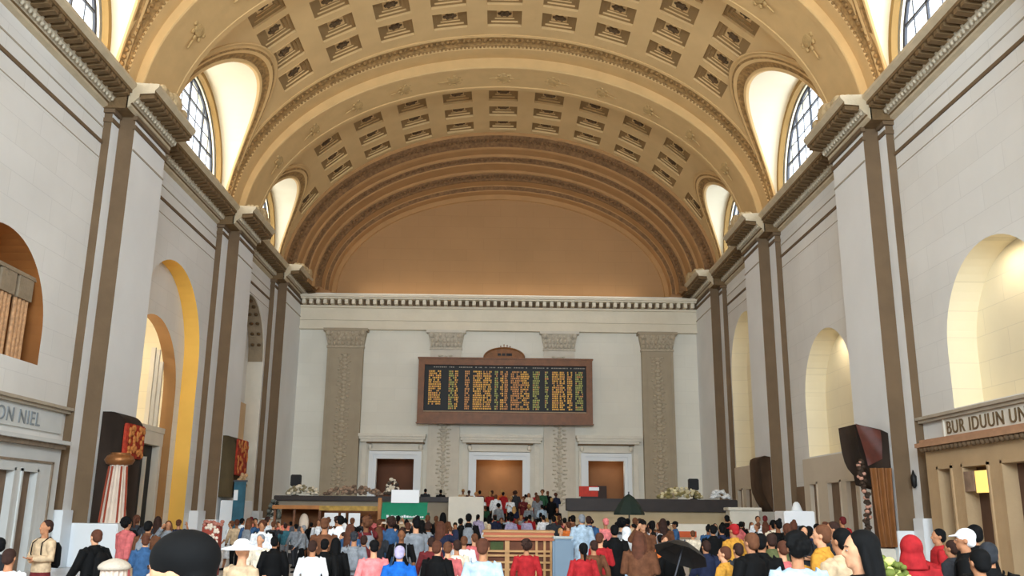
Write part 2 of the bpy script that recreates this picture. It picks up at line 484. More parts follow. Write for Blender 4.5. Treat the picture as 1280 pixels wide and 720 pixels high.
ka = .86
pr = [(58.0, -.03), (58.0, .12), (58.08, .2), (58.25, .6), (58.3, .98), (58.5, 1.06), (59.3, 1.1), (59.3, 1.25), (59.36, 1.3), (59.42, 1.68), (59.5, 1.75), (60.6, 1.8), (60.6, 1.95),
      (60.7, 2.0), (60.85, 2.45), (60.95, 2.5), (61.7, 2.55), (61.7, 2.62), (61.75, 2.9), (61.8, 2.95), (62.45, 3.0), (62.45, 3.35), (62.6, 3.4)]
bm = rib(pr, ka, {2: 1, 3: 1, 8: 1, 13: 1, 14: 1, 17: 1})
beads(bm, 58.15, .55, ka, .3, (.12, .1, .12), 1); beads(bm, 59.35, 1.5, ka, .26, (.09, .06, .09), 1); beads(bm, 60.75, 2.25, ka, .34, (.13, .1, .13), 1)
struct('trim_%d' % nt, bm, [mat('apse_plaster', (176, 134, 88), .8, bump=.15, bscale=5, var=.08, vscale=1), mat('apse_ornament', (128, 94, 60), .75, bump=1., bscale=9, var=.35, vscale=5)]); nt += 1

# ------------------------------------------------------------------ lunettes: reveal, ring, window
wn = 1
for s in (-1, 1):
    for i, (yc, r, zc) in enumerate(LUN):
        n = 40
        path = [(yc-r, Z0+.2), (yc-r, (Z0+zc)/2)]+[(yc-r*cos(pi*k/n), zc+r*sin(pi*k/n)) for k in range(n+1)]+[(yc+r, (Z0+zc)/2), (yc+r, Z0+.2)]
        def vx(z, o_=0):
            q = max(-1, min(1, (z-Z0)/(VB-o_)))
            return (VA-.53*o_)*sqrt(max(0, 1-q*q))
        bm = bmesh.new()
        rows = [[(XO*(1)+s*(vx(z)-.1), y, z), (s*15.6, y, z)] for y, z in path]
        grid(bm, rows, 0)
        # wall above/below the glass, filling between glass radius and reveal radius
        struct('trim_%d' % nt, bm, [REVEAL]); nt += 1
        # moulded ring on the vault
        bm = bmesh.new(); rows = []
        prf = [(-.04, .0), (-.04, .16), (.04, .2), (.12, .08), (.16, .06), (.34, .1), (.38, .2), (.5, .24), (.6, .2), (.64, .1), (.72, .08), (.78, .14), (.84, .1), (.86, -.03)]
        for k, (y, z) in enumerate(path):
            if z <= zc-.01: dy, dz = (-1 if y < yc else 1), 0
            else: dy, dz = (y-yc)/r, (z-zc)/r
            row = []
            for e, h in prf:
                yy, zz = y+dy*e, max(z+dz*e, Z0+.1)
                x = XO+s*vx(zz, h)
                row.append((x, yy, zz))
            rows.append(row)
        grid(bm, rows, lambda a, b: 1 if b in (3, 4, 5, 7) else 0)
        struct('trim_%d' % nt, bm, [RIBM, ORN]); nt += 1
        # ochre roll moulding around the window
        g = r-.3; zg = zc+.05; zbot = Z0+.5
        bm = bmesh.new()
        arch_band(bm, s*15.0, s, yc, g, g+.26, zg, zbot, .25, 0)
        # blank wall around the window opening
        m2 = 24; X = s*15.1
        arc = [(yc-g*cos(pi*k/m2), zg+g*sin(pi*k/m2)) for k in range(m2+1)]
        for k in range(m2):
            (a, b), (c, d_) = arc[k], arc[k+1]
            quad(bm, [(X, a, b), (X, c, d_), (X, yc+(c-yc)*1.12, zg+(d_-zg)*1.12), (X, yc+(a-yc)*1.12, zg+(b-zg)*1.12)], 1)
        box(bm, X-.05, X+.05, yc-r-.1, yc+r+.1, ZTOP-.3, zbot, 1)
        for sg in (-1, 1): box(bm, X-.05, X+.05, yc+sg*g, yc+sg*(r+.1), zbot, zg, 1)
        struct('trim_%d' % nt, bm, [GOLDM, REVEAL]); nt += 1
        # window: frame with mullions (structure) + panes
        wb = bpy.data.objects.new('window_%d' % wn, None); COL.objects.link(wb); wb['kind'] = 'structure'; wb.location = (s*15.25, yc, zbot); wn += 1
        bm = bmesh.new()
        P = [(g-.06, zbot-zg)]
        tube(bm, [(0, -(g-.06), 0)]+[(0, -(g-.06)*cos(pi*k/24), zg-zbot+(g-.06)*sin(pi*k/24)) for k in range(25)]+[(0, g-.06, 0)], .09, 6)
        for gi in (.62,):
            tube(bm, [(0, -gi*g, 0)]+[(0, -gi*g*cos(pi*k/20), zg-zbot+gi*g*sin(pi*k/20)) for k in range(21)]+[(0, gi*g, 0)], .04, 6) if False else None
        H = zg-zbot
        nb = 8 if i < 4 else 6
        for k in range(1, nb):
            y = -g+2*g*k/nb; top = H+sqrt(max(0, g*g-y*y))
            w = .045 if k % 2 == 0 else .018
            box(bm, -w, w, y-w, y+w, 0, top)
        z = .75; q = 0
        while z < H+g-.3:
            hw = g if z < H else sqrt(max(0, g*g-(z-H)**2))
            w = .045 if q % 2 == 0 else .02
            box(bm, -w, w, -hw, hw, z-w, z+w); z += .78; q += 1
        newobj('window_frame', bm, MULL, wb)
        bm = bmesh.new()
        poly = [(-.0, -g, 0)]+[(0, -g*cos(pi*k/24), H+g*sin(pi*k/24)) for k in range(25)]+[(0, g, 0)]
        bm.faces.new([bm.verts.new(p) for p in poly])
        gm = MATS.get('glass')
        if not gm:
            gm = bpy.data.materials.new('glass'); gm.use_nodes = True; nt_ = gm.node_tree; nt_.nodes.clear()
            o1 = nt_.nodes.new('ShaderNodeOutputMaterial'); t1 = nt_.nodes.new('ShaderNodeBsdfTransparent'); g1 = nt_.nodes.new('ShaderNodeBsdfGlossy'); mx = nt_.nodes.new('ShaderNodeMixShader')
            t1.inputs[0].default_value = (.93, .96, .98, 1); g1.inputs['Roughness'].default_value = .1; mx.inputs[0].default_value = .06
            nt_.links.new(t1.outputs[0], mx.inputs[1]); nt_.links.new(g1.outputs[0], mx.inputs[2]); nt_.links.new(mx.outputs[0], o1.inputs[0]); MATS['glass'] = gm
        newobj('glass', bm, gm, wb)

# ------------------------------------------------------------------ back wall
ZP = 1.3      # raised landing level
bm = bmesh.new()
openings = [(-8.25, -5.69), (-1.43, 1.75), (6.25, 8.72)]; OT = 5.33
xs = [-16]+[v for o_ in openings for v in o_]+[16]
for k in range(0, len(xs)-1):
    if k % 2 == 0: quad(bm, [(xs[k], YE, FLOOR), (xs[k+1], YE, FLOOR), (xs[k+1], YE, OT), (xs[k], YE, OT)])
    else: quad(bm, [(xs[k], YE, FLOOR), (xs[k+1], YE, FLOOR), (xs[k+1], YE, ZP), (xs[k], YE, ZP)])
quad(bm, [(-16, YE, OT), (16, YE, OT), (16, YE, 17), (-16, YE, 17)])
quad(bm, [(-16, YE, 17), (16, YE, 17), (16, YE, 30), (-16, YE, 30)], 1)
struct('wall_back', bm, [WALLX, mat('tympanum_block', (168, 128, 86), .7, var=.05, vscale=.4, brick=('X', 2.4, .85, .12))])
# vestibules behind the doors
for k, (a, b) in enumerate(openings):
    bm = bmesh.new(); y0, y1 = YE+.02, YE+3.2
    quad(bm, [(a-.8, y1, ZP), (b+.8, y1, ZP), (b+.8, y1, 6), (a-.8, y1, 6)])
    quad(bm, [(a-.8, y0, ZP), (a-.8, y1, ZP), (a-.8, y1, 6), (a-.8, y0, 6)])
    quad(bm, [(b+.8, y0, ZP), (b+.8, y1, ZP), (b+.8, y1, 6), (b+.8, y0, 6)])
    quad(bm, [(a-.8, y0, 6), (b+.8, y0, 6), (b+.8, y1, 6), (a-.8, y1, 6)])
    quad(bm, [(a-.8, y0, ZP), (b+.8, y0, ZP), (b+.8, y1, ZP), (a-.8, y1, ZP)])
    struct('trim_%d' % (200+k), bm, [mat('vestibule_%d' % k, [(112, 68, 42), (168, 118, 72), (158, 108, 66)][k], .6, var=.15, vscale=.7)])  # vestibule walls, floor and ceiling under a trim name
    lt = bpy.data.lights.new('vestibule_lamp', 'POINT'); lt.energy = [14, 55, 34][k]; lt.color = (1, .80, .56); lt.shadow_soft_size = .3
    lo = bpy.data.objects.new('vestibule_lamp', lt); COL.objects.link(lo); lo.location = ((a+b)/2+(.6 if k == 2 else 0), YE+1.8, 4.9)
# dark inner panel in the right doorway
bm = bmesh.new(); box(bm, 6.3, 7.7, YE+1.5, YE+1.9, ZP, 3.7); tag(newobj('door_screen', bm, mat('screen_brown', (58, 34, 22), .5)), 'dark brown screen standing inside the right of the three far doorways', 'screen')
bm = bmesh.new(); box(bm, -7.0, -6.2, YE+.8, YE+1.4, ZP, 2.95, 0, .03); tag(newobj('cabinet', bm, WOODL), 'tan box cabinet standing inside the left of the three far doorways', 'cabinet')

# door surrounds
for k, ((a, b), (fa, fb)) in enumerate(zip(openings, ((-9.45, -4.95), (-2.5, 3.07), (5.47, 9.85)))):
    d = bpy.data.objects.new('door_%d' % (k+2), None); COL.objects.link(d); d['kind'] = 'structure'; d.location = (0, YE, 0)
    bm = bmesh.new(); f = lambda y: -y
    # outer jamb strips
    for x0, x1 in ((fa+.15, fa+.5), (fb-.5, fb-.15)): box(bm, x0, x1, -.3, 0, ZP, 6.45, 0)
    for x0, x1 in ((fa+.5, a-.5), (b+.5, fb-.5)): box(bm, x0, x1, -.18, 0, ZP, 6.35, 0)
    for x0, x1 in ((a-.5, a-.22), (b+.22, b+.5)): box(bm, x0, x1, -.42, 0, ZP, 5.83, 1)
    for x0, x1 in ((a-.22, a), (b, b+.22)): box(bm, x0, x1, -.3, .2, ZP, 5.6, 1)
    box(bm, a, b, -.3, .2, OT, 5.6, 1); box(bm, a-.22, b+.22, -.42, 0, 5.6, 5.83, 1)
    newobj('door_frame', bm, [STONE, WHITE], d)
    bm = bmesh.new()
    box(bm, a-.5, b+.5, -.5, 0, 5.86, 5.98, 0); box(bm, a-.35, b+.35, -.32, 0, 5.98, 6.35, 0)
    box(bm, a-.7, b+.7, -.55, 0, 6.35, 6.45, 1)
    box(bm, fa+.1, fb-.1, -.62, 0, 6.45, 6.62, 0); box(bm, fa, fb, -.72, 0, 6.62, 6.8, 0); box(bm, fa-.05, fb+.05, -.8, 0, 6.8, 7.0, 0)
    for x in (a-.45, b+.45): ell(bm, (x, -.45, 6.1), (.16, .16, .2), 0, 8, 6)
    newobj('door_cornice', bm, [STONE, BROWN], d)

# pilasters
for k, (a, b) in enumerate(((-12.0, -9.5), (-4.8, -2.62), (3.2, 5.38), (10.1, 12.3))):
    outer = k in (0, 3); pj = .45 if outer else .22
    bm = bmesh.new(); yb = YE-pj
    box(bm, a, b, yb, YE, 2.0, 13.0, 0)
    box(bm, a-.12, b+.12, yb-.12, YE, ZP, 1.75, 0); box(bm, a-.06, b+.06, yb-.06, YE, 1.75, 2.0, 0)
    # sunk panel with a carved candelabra ornament
    w = b-a
    box(bm, a, a+.18, yb-.05, yb, 2.0, 12.9, 0); box(bm, b-.18, b, yb-.05, yb, 2.0, 12.9, 0)
    box(bm, a+.35, a+.42, yb-.03, yb, 2.3, 12.7, 0); box(bm, b-.42, b-.35, yb-.03, yb, 2.3, 12.7, 0)
    rn = random.Random(k); z = 2.4; xm = (a+b)/2
    while z < 12.6:
        r_ = .1+.16*rn.random(); ell(bm, (xm, yb, z), (r_, .06, .13), 1, 8, 5)
        for sg in (-1, 1): ell(bm, (xm+sg*(.2+.2*rn.random()), yb, z+.1), (.1+.08*rn.random(), .05, .07), 1, 6, 4)
        z += .27
    # capital
    rows = [[(a+w*u/8-(.0 if 0 < u < 8 else 0), yb, 12.95) for u in range(9)]]
    box(bm, a-.05, b+.05, yb-.1, YE, 12.95, 13.1, 1)
    quad(bm, [(a, yb-.03, 13.1), (b, yb-.03, 13.1), (b+.18, yb-.3, 14.1), (a-.18, yb-.3, 14.1)], 1)
    for sg, x in ((-1, a), (1, b)): quad(bm, [(x, yb-.03, 13.1), (x, YE, 13.1), (x+sg*.18, YE, 14.1), (x+sg*.18, yb-.3, 14.1)], 1)
    for row_ in range(3):
        for u in range(8 if row_ < 2 else 5):
            nn = 8 if row_ < 2 else 5
            x = a+w*(u+.5)/nn; ell(bm, (x, yb-.1-.07*row_, 13.25+.33*row_), (.12, .09, .17), 1, 8, 5)
    for x in (a+.05, b-.05): ell(bm, (x, yb-.32, 13.95), (.2, .12, .2), 1, 8, 6)
    box(bm, a-.3, b+.3, yb-.36, YE, 14.1, 14.3, 0)
    struct('trim_%d' % nt, bm, [mat('pilaster_umber', (170, 156, 134), .75, bump=.15, bscale=6, var=.06, vscale=1.5), mat('pilaster_relief', (186, 172, 150), .8, bump=.8, bscale=14, var=.15, vscale=8)] if outer else [mat('pilaster_stone', (212, 204, 190), .7, bump=.15, bscale=6, var=.05, vscale=2), mat('pilaster_carving', (200, 190, 172), .8, bump=.8, bscale=14, var=.15, vscale=8)]); nt += 1

# back entablature + cornice with dentils
bm = bmesh.new()
box(bm, -W0, W0, YE-.42, YE, 14.3, 14.42, 0); box(bm, -W0, W0, YE-.3, YE, 14.42, 14.95, 0); box(bm, -W0, W0, YE-.4, YE, 14.95, 15.12, 0)
box(bm, -W0, W0, YE-.28, YE, 15.12, 15.85, 0); box(bm, -W0, W0, YE-.45, YE, 15.85, 16.0, 0)
x = -13.9
while x < 13.9:
    box(bm, x, x+.24, YE-.95, YE-.4, 16.02, 16.34, 0); x += .5
box(bm, -W0, W0, YE-.46, YE, 16.0, 16.36, 1)
box(bm, -W0, W0, YE-1.05, YE, 16.36, 16.46, 0); box(bm, -W0, W0, YE-1.2, YE, 16.46, 16.62, 0); box(bm, -W0, W0, YE-.9, YE, 16.62, 16.72, 0)
struct('trim_%d' % nt, bm, [mat('end_entablature', (224, 214, 194), .65, bump=.15, bscale=5, var=.05, vscale=1), BROWN]); nt += 1

# rear wall (behind the camera); its great arched window is added for fill light
bm = bmesh.new()
R_ = 9.0
# build in XZ at Y=YB
n = 32
quad(bm, [(-16, YB, FLOOR), (16, YB, FLOOR), (16, YB, 7), (-16, YB, 7)])
arc = [(-R_*cos(pi*k/n), 16+R_*.95*sin(pi*k/n)) for k in range(n+1)]
quad(bm, [(-16, YB, 7), (-R_, YB, 7), (-R_, YB, 16), (-16, YB, 16)]); quad(bm, [(R_, YB, 7), (16, YB, 7), (16, YB, 16), (R_, YB, 16)])
quad(bm, [(-16, YB, 16), (-R_, YB, 16), (-R_, YB, 30), (-16, YB, 30)]); quad(bm, [(R_, YB, 16), (16, YB, 16), (16, YB, 30), (R_, YB, 30)])
for k in range(n):
    (a, b), (c, d_) = arc[k], arc[k+1]
    quad(bm, [(a, YB, b), (c, YB, d_), (c, YB, 30), (a, YB, 30)])
struct('wall_rear', bm, [WALLX])
wb = bpy.data.objects.new('window_%d' % wn, None); COL.objects.link(wb); wb['kind'] = 'structure'; wb.location = (0, YB, 7)
bm = bmesh.new()
for x in range(-9, 10, 1):
    t_ = 9+R_*.95*sqrt(max(0, 1-(x/R_)**2)); box(bm, x-.06, x+.06, -.1, .1, 0, t_)
for z in range(0, 18, 1):
    hw = R_ if z < 9 else R_*sqrt(max(0, 1-((z-9)/(R_*.95))**2)); box(bm, -hw, hw, -.08, .08, z-.04, z+.04)
newobj('window_frame', bm, MULL, wb)

#PART2
# ------------------------------------------------------------------ portals along the side walls
TAN = mat('tan_stone', (186, 158, 122), .65, bump=.2, bscale=6, var=.08, vscale=1)
GREYP = mat('greige_panel', (206, 194, 176), .7, var=.04, vscale=1)
DOORG = mat('taupe_door', (120, 98, 78), .6, var=.2, vscale=2)
dn = 5
def portal(s, y0, y1, z1, zo, ops, X, m, panel):
    """block standing in front of the wall with rectangular openings (ya, yb) up to zo"""
    global dn
    d = bpy.data.objects.new('door_%d' % dn, None); COL.objects.link(d); d['kind'] = 'structure'; d.location = (s*15, (y0+y1)/2, FLOOR); dn += 1
    oy, oz = (y0+y1)/2, FLOOR
    bm = bmesh.new(); q = sorted(ops)
    edges = [y0]+[v for o_ in q for v in o_]+[y1]
    for k in range(0, len(edges), 2): box(bm, s*X-s*15, 0, edges[k]-oy, edges[k+1]-oy, 0, zo-oz)
    box(bm, s*X-s*15, 0, y0-oy, y1-oy, zo-oz, z1-oz)
    for a, b in q:                      # thin architrave round each opening
        for c, e in ((a-.09, a), (b, b+.09)): box(bm, s*(X-.05)-s*15, s*X-s*15, c-oy, e-oy, 0, zo-oz+.09)
        box(bm, s*(X-.05)-s*15, s*X-s*15, a-.09-oy, b+.09-oy, zo-oz, zo-oz+.1)
    newobj('door_frame', bm, m, d)
    for a, b in q:
        bm = bmesh.new(); box(bm, -s*.06, s*-.01, a-oy, b-oy, 0, zo-oz)
        newobj('door_panel', bm, panel, d)
    return d
def wall_text(s, body, y, z, size, X, m, parent, name='lettering'):
    c = bpy.data.curves.new(name, 'FONT'); c.body = body; c.size = size; c.extrude = .02; c.space_character = 1.12
    o = bpy.data.objects.new('tmp', c); COL.objects.link(o)
    dg = bpy.context.evaluated_depsgraph_get(); me = bpy.data.meshes.new_from_object(o.evaluated_get(dg)); bpy.data.objects.remove(o)
    me.materials.clear(); me.materials.append(m)
    t = bpy.data.objects.new(name, me); COL.objects.link(t)
    t.parent = parent
    # left wall reads from near to far, right wall from far to near
    R = Matrix(((0, 0, 1), (1, 0, 0), (0, 1, 0))).transposed()
    ex, ez, en = (Vector((0, 1, 0)), Vector((0, 0, 1)), Vector((1, 0, 0))) if s < 0 else (Vector((0, -1, 0)), Vector((0, 0, 1)), Vector((-1, 0, 0)))
    M = Matrix((ex, ez, en)).transposed().to_4x4(); M.translation = Vector((s*X, y, z))-parent.location
    t.matrix_basis = M
    return t
# right wall, bay A
pd = portal(1, 21.9, 30.6, 4.1, 3.35, [(28.95, 29.75), (26.75, 28.15), (24.2, 25.9), (22.6, 23.4)], 14.55, TAN, mat('maroon_brown_door', (92, 66, 52), .6, var=.2, vscale=1.5))
bm = bmesh.new()
box(bm, -.75, 0, -4.5, 4.45, 4.2, 4.34, 0); box(bm, -.6, 0, -4.45, 4.4, 4.34, 4.45, 0)
y = -4.4
while y < 4.35:
    ell(bm, (-.62, y, 4.14), (.1, .13, .11), 1, 6, 4); y += .26
newobj('door_cornice', bm, [mat('pink_brown_moulding', (178, 138, 108), .7, var=.15, vscale=3), BROWN], pd)
bm = bmesh.new(); box(bm, 14.93, 15, 21.5, 29.9, 4.42, 5.0); box(bm, 14.88, 14.93, 29.83, 29.9, 4.42, 5.0)
fz = struct('trim_%d' % nt, bm, [STONE]); nt += 1
wall_text(1, 'BUR IDUUN UNUN E', 29.7, 4.5, .60, 14.92, mat('carved_letter', (112, 92, 66), .7), fz)
bm = bmesh.new(); box(bm, -.3, -.26, -.55, .1, 2.55, 3.2)
o = newobj('backlit_sign', bm, mat('sign_glow', (250, 214, 120), .5, emit=.9), None); o.location = (15-.2, 27.35, 0)
tag(o, 'glowing yellow square sign in the top of a right side portal opening', 'sign')
bm = bmesh.new(); box(bm, -.3, -.26, -.3, .25, 2.6, 3.2)
o = newobj('wall_poster', bm, mat('poster_beige', (150, 124, 104), .7, var=.3, vscale=3), None); o.location = (15-.2, 27.85, 0)
tag(o, 'muted beige poster beside the glowing yellow sign in the portal', 'poster')
# left wall, bay A
GP = mat('cool_grey_stone', (206, 208, 206), .65, bump=.2, bscale=6, var=.05, vscale=1)
pd = portal(-1, 21.9, 31.0, 3.9, 2.95, [(28.65, 29.5), (26.7, 28.1), (24.5, 25.9)], 14.75, GP, DOORG)
bm = bmesh.new()
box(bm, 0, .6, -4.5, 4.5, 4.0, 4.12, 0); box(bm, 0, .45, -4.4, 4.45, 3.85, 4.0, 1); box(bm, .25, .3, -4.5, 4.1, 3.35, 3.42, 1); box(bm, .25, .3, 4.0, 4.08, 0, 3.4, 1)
newobj('door_cornice', bm, [GP, mat('taupe_moulding', (140, 124, 106), .7, bump=.6, bscale=12, var=.2, vscale=4)], pd)  # darker grey-brown moulding under the ledge and round the portal
bm = bmesh.new(); box(bm, -15, -14.93, 21.5, 31.2, 4.3, 5.0)
fz = struct('trim_%d' % nt, bm, [GP]); nt += 1
wall_text(-1, 'ON NIEL', 27.0, 4.42, .62, 14.92, mat('letter_grey', (138, 144, 148), .7), fz)
for s in (-1, 1):
    bm = bmesh.new(); box(bm, s*14.8, s*15, 21.4, 31.45, 5.0, 5.1, 1); box(bm, s*14.7, s*15, 21.4, 31.45, 5.1, 5.2, 1)
    struct('trim_%d' % nt, bm, [STONE, mat('grey_moulding', (176, 164, 146), .7, bump=.4, bscale=8, var=.1, vscale=2)]); nt += 1
# right wall, bays B and C
portal(1, 37.0, 43.85, 4.45, 3.25, [(42.1, 42.9), (39.2, 40.6), (37.4, 38.4)], 14.8, GREYP, DOORG)
portal(1, 50.3, 56.6, 4.65, 3.3, [(55.0, 55.9), (52.9, 54.0), (51.0, 52.0)], 14.8, GREYP, DOORG)
bm = bmesh.new(); box(bm, 14.9, 15, 43.95, 45.3, FLOOR, 3.2); struct('door_%d' % dn, bm, DOORG); dn += 1
# small lantern on the right pier
t = thing('wall_lantern', 'small dark lantern fixed to the first right pier between its brown strips', 'lantern', (14.62, 31.8, 3.1))
bm = bmesh.new(); lathe(bm, (0, 0, -.3), [(.03, 0), (.09, .08), (.11, .4), (.05, .5), (.02, .62)], 8); newobj('lantern_body', bm, BLACK, t, True)
bm = bmesh.new(); box(bm, 0, .1, -.03, .03, 0, .06); newobj('bracket', bm, BLACK, t)

# ------------------------------------------------------------------ raised landing, stairs and parapets
PY = 50.0
bm = bmesh.new()
box(bm, -14.0, 14.0, 52.2, YE, FLOOR, ZP)
box(bm, -14.0, -2.3, PY+.3, 52.2, FLOOR, ZP); box(bm, 3.9, 14.0, PY+.3, 52.2, FLOOR, ZP)
struct('floor_landing', bm, [STONE])
bm = bmesh.new(); n = 9
for k in range(n):
    box(bm, -2.3, 3.9, 49.0+k*.36, 52.2, FLOOR+(0 if k == 0 else k*1.4/n), FLOOR+(k+1)*1.4/n-(0.001 if k == n-1 else 0))
struct('floor_stairs', bm, [STONE])
PARL = mat('greige_parapet', (150, 138, 120), .7, var=.06, vscale=1)
PARR = mat('sand_parapet', (196, 176, 142), .7, var=.12, vscale=.8)
DKC = mat('dark_coping', (52, 44, 42), .5, var=.2, vscale=2)
for nm, x0, x1, zt, m in (('parapet', -11.9, -2.3, 2.35, PARL), ('parapet', 3.9, 13.0, 1.95, PARR)):
    t = thing(nm, {-11.9: 'greige parapet wall with thin dark coping left of the crowded stairs', 3.9: 'sandy parapet wall with deep dark coping right of the crowded stairs'}[x0], 'parapet', ((x0+x1)/2, PY, FLOOR))
    h = (x1-x0)/2
    bm = bmesh.new(); box(bm, -h, h, 0, .3, 0, zt-FLOOR); box(bm, -h, h, -.06, 0, 0, .3); box(bm, -h, h, -.05, 0, zt-FLOOR-.35, zt-FLOOR-.28)
    newobj('parapet_wall', bm, m, t)
    bm = bmesh.new(); box(bm, -h-.1, h+.1, -.25, .6, zt-FLOOR, 2.62-FLOOR, 0, .03); newobj('coping', bm, DKC, t)
# stepped stone seating on the right
t = thing('stepped_podium', 'pale stepped stone podium with an orange red sign, right of the stairs', 'podium', (8.3, 42.0, FLOOR))
for k, (x0, x1, z) in enumerate(((-1.8, 2.6, .75), (-1.5, 2.2, 1.0), (-1.1, 1.9, 1.25), (-.7, 1.5, 1.5))):
    bm = bmesh.new(); box(bm, x0, x1, -.8+k*.35, 2.5, z-.25 if k else 0, z, 0, .02); newobj('step', bm, STONE, t)
bm = bmesh.new(); box(bm, -.2, .6, -1.0, -.85, 0.95, 1.2); newobj('sign_panel', bm, mat('orange_red', (196, 88, 44), .6), t)
# beige pedestal column at the right end of the parapet
bm = bmesh.new(); box(bm, -.75, .75, -.4, .4, 0, 2.15, 0, .03); box(bm, -.85, .85, -.5, .5, 2.15, 2.3, 0, .02)
o = newobj('stone_pedestal', bm, STONE); o.location = (12.6, 47.0, FLOOR); tag(o, 'square pale stone pedestal at the right end of the dark coping', 'pedestal')
bm = bmesh.new(); box(bm, -.9, .9, -.4, .4, 0, 2.7, 0, .03)
o = newobj('stone_pedestal', bm, STONE); o.location = (-1.55, 47.6, FLOOR); tag(o, 'pale stone pedestal block at the left foot of the crowded stairs', 'pedestal')

# ------------------------------------------------------------------ departures board
t = thing('departures_board', 'huge wood framed departures board with amber rows on the far wall', 'departures board', (.5, YE-.95, 7.75))
bm = bmesh.new(); hw = 6.02; H = 4.4
box(bm, -hw, hw, -.15, .35, 0, .72); box(bm, -hw, hw, -.15, .35, H-.42, H)
box(bm, -hw, -hw+.42, -.15, .35, .72, H-.42); box(bm, hw-.42, hw, -.15, .35, .72, H-.42)
box(bm, -hw-.07, hw+.07, -.22, .4, H, H+.1, 0, .02); box(bm, -hw-.07, hw+.07, -.22, .4, -.08, 0, 0, .02)
newobj('board_frame', bm, mat('board_wood', (126, 80, 46), .4, bump=.2, bscale=20, var=.2, vscale=3), t)
bm = bmesh.new(); box(bm, -hw+.42, hw-.42, .1, .3, .72, H-.42); newobj('display_panel', bm, BLACK, t)
bm = bmesh.new(); box(bm, -hw+.42, hw-.42, -.1, -.04, .74, .80); newobj('sill_strip', bm, mat('light_strip', (176, 150, 122), .6), t)
cols = [(176, 250, 0), (298, 330, 1), (335, 358, 0), (396, 424, 2), (446, 502, 0), (508, 558, 0), (578, 600, 1), (612, 634, 0), (638, 658, 2), (676, 730, 2), (735, 788, 0), (810, 852, 1), (884, 906, 1), (928, 970, 0), (974, 1008, 0), (1020, 1050, 0), (1070, 1116, 1)]
rn = random.Random(11)
xx = lambda p: -hw+.42+(p-150)/(1135-150)*(2*hw-.84)
bms = [bmesh.new() for _ in range(4)]
nr = 18
for row_ in range(nr):
    z = H-.42-.42-row_*(H-.42-.72-.55)/nr
    for a, b, c in cols:
        if row_ > 15 and c == 0 and a < 300: continue
        x = xx(a)
        while x < xx(b)-.05:
            wd = .05+.07*rn.random()
            if rn.random() < .88:
                box(bms[c if rn.random() < .8 else 2], x, min(x+wd, xx(b)), .06, .1, z-.05-.02*rn.random(), z+.045)
            x += wd+.035
x = xx(190)
while x < xx(1120):
    wd = .04+.08*rn.random()
    if rn.random() < .8: box(bms[3], x, x+wd, .05, .1, H-.58, H-.52)
    x += wd+.05
for b_, nm, c in zip(bms, ('amber_text', 'green_text', 'orange_text', 'header_text'), ((206, 158, 76), (150, 150, 84), (186, 132, 80), (150, 140, 128))):
    newobj(nm, b_, mat('led_'+nm, c, .6, emit=.3), t, kind='stuff')
bm = bmesh.new(); n = 24; rows = []
for yy in (-.12, .3):
    rows.append([(1.45*cos(pi*k/n)-.1, yy, H+.1+.72*sin(pi*k/n)) for k in range(n+1)])
V = grid(bm, rows); bm.faces.new(list(reversed(V[0]))); bm.faces.new(V[1])
tube(bm, [(1.4*cos(pi*k/n)-.1, -.16, H+.12+.68*sin(pi*k/n)) for k in range(n+1)], .06, 6)
newobj('crest', bm, mat('crest_wood', (134, 84, 40), .45, bump=.3, bscale=14, var=.25, vscale=4), t)
bm = bmesh.new()
for x in (-.45, -.15, .15, .32): box(bm, x-.1, x+.12, -.17, -.12, H+.25, H+.42)
newobj('crest_plate', bm, BLACK, t)
bm = bmesh.new()
for x, h in ((-.35, .12), (-.12, .22), (.1, .18), (.3, .1)):
    tube(bm, [(x, 0, H+.7), (x, 0, H+.8+h)], .025, 6); ell(bm, (x, 0, H+.82+h), (.05, .05, .05), 0, 6, 4)
newobj('finial', bm, BRONZE, t)
for x in (-4, 4):
    bm = bmesh.new(); box(bm, x-.15, x+.15, .35, .93, 1.5, 3.0); newobj('bracket', bm, BLACK, t)

# ------------------------------------------------------------------ ceremonial drapes on the piers
RED = mat('red_brocade', (164, 52, 30), .7, var=.5, vscale=6, bump=.8, bscale=9)
SHELL = mat('dark_velvet', (52, 40, 32), .85, var=.2, vscale=1.5)
CREAM = mat('cream_drape', (226, 208, 190), .75, var=.15, vscale=2)
RIB2 = mat('rust_ribbon', (150, 66, 44), .7)
def side_outline(h, w_, rt, rb, n=8):
    P = []
    for k in range(n+1):
        a = pi/2*k/n; P.append((w_-rt+rt*sin(a), h-rt+rt*cos(a)))
    P.append((w_, rb))
    for k in range(n+1):
        a = pi/2*k/n; P.append((w_-rb+rb*cos(a), rb-rb*sin(a)))
    return [(0, h)]+P+[(0, 0)]
def prism_xz(bm, P, y0, y1, sx=1, mi=0):
    V = grid(bm, [[(sx*x, y, z) for x, z in P] for y in (y0, y1)], mi, True)
    bm.faces.new(V[0]).material_index = mi; bm.faces.new(list(reversed(V[1]))).material_index = mi
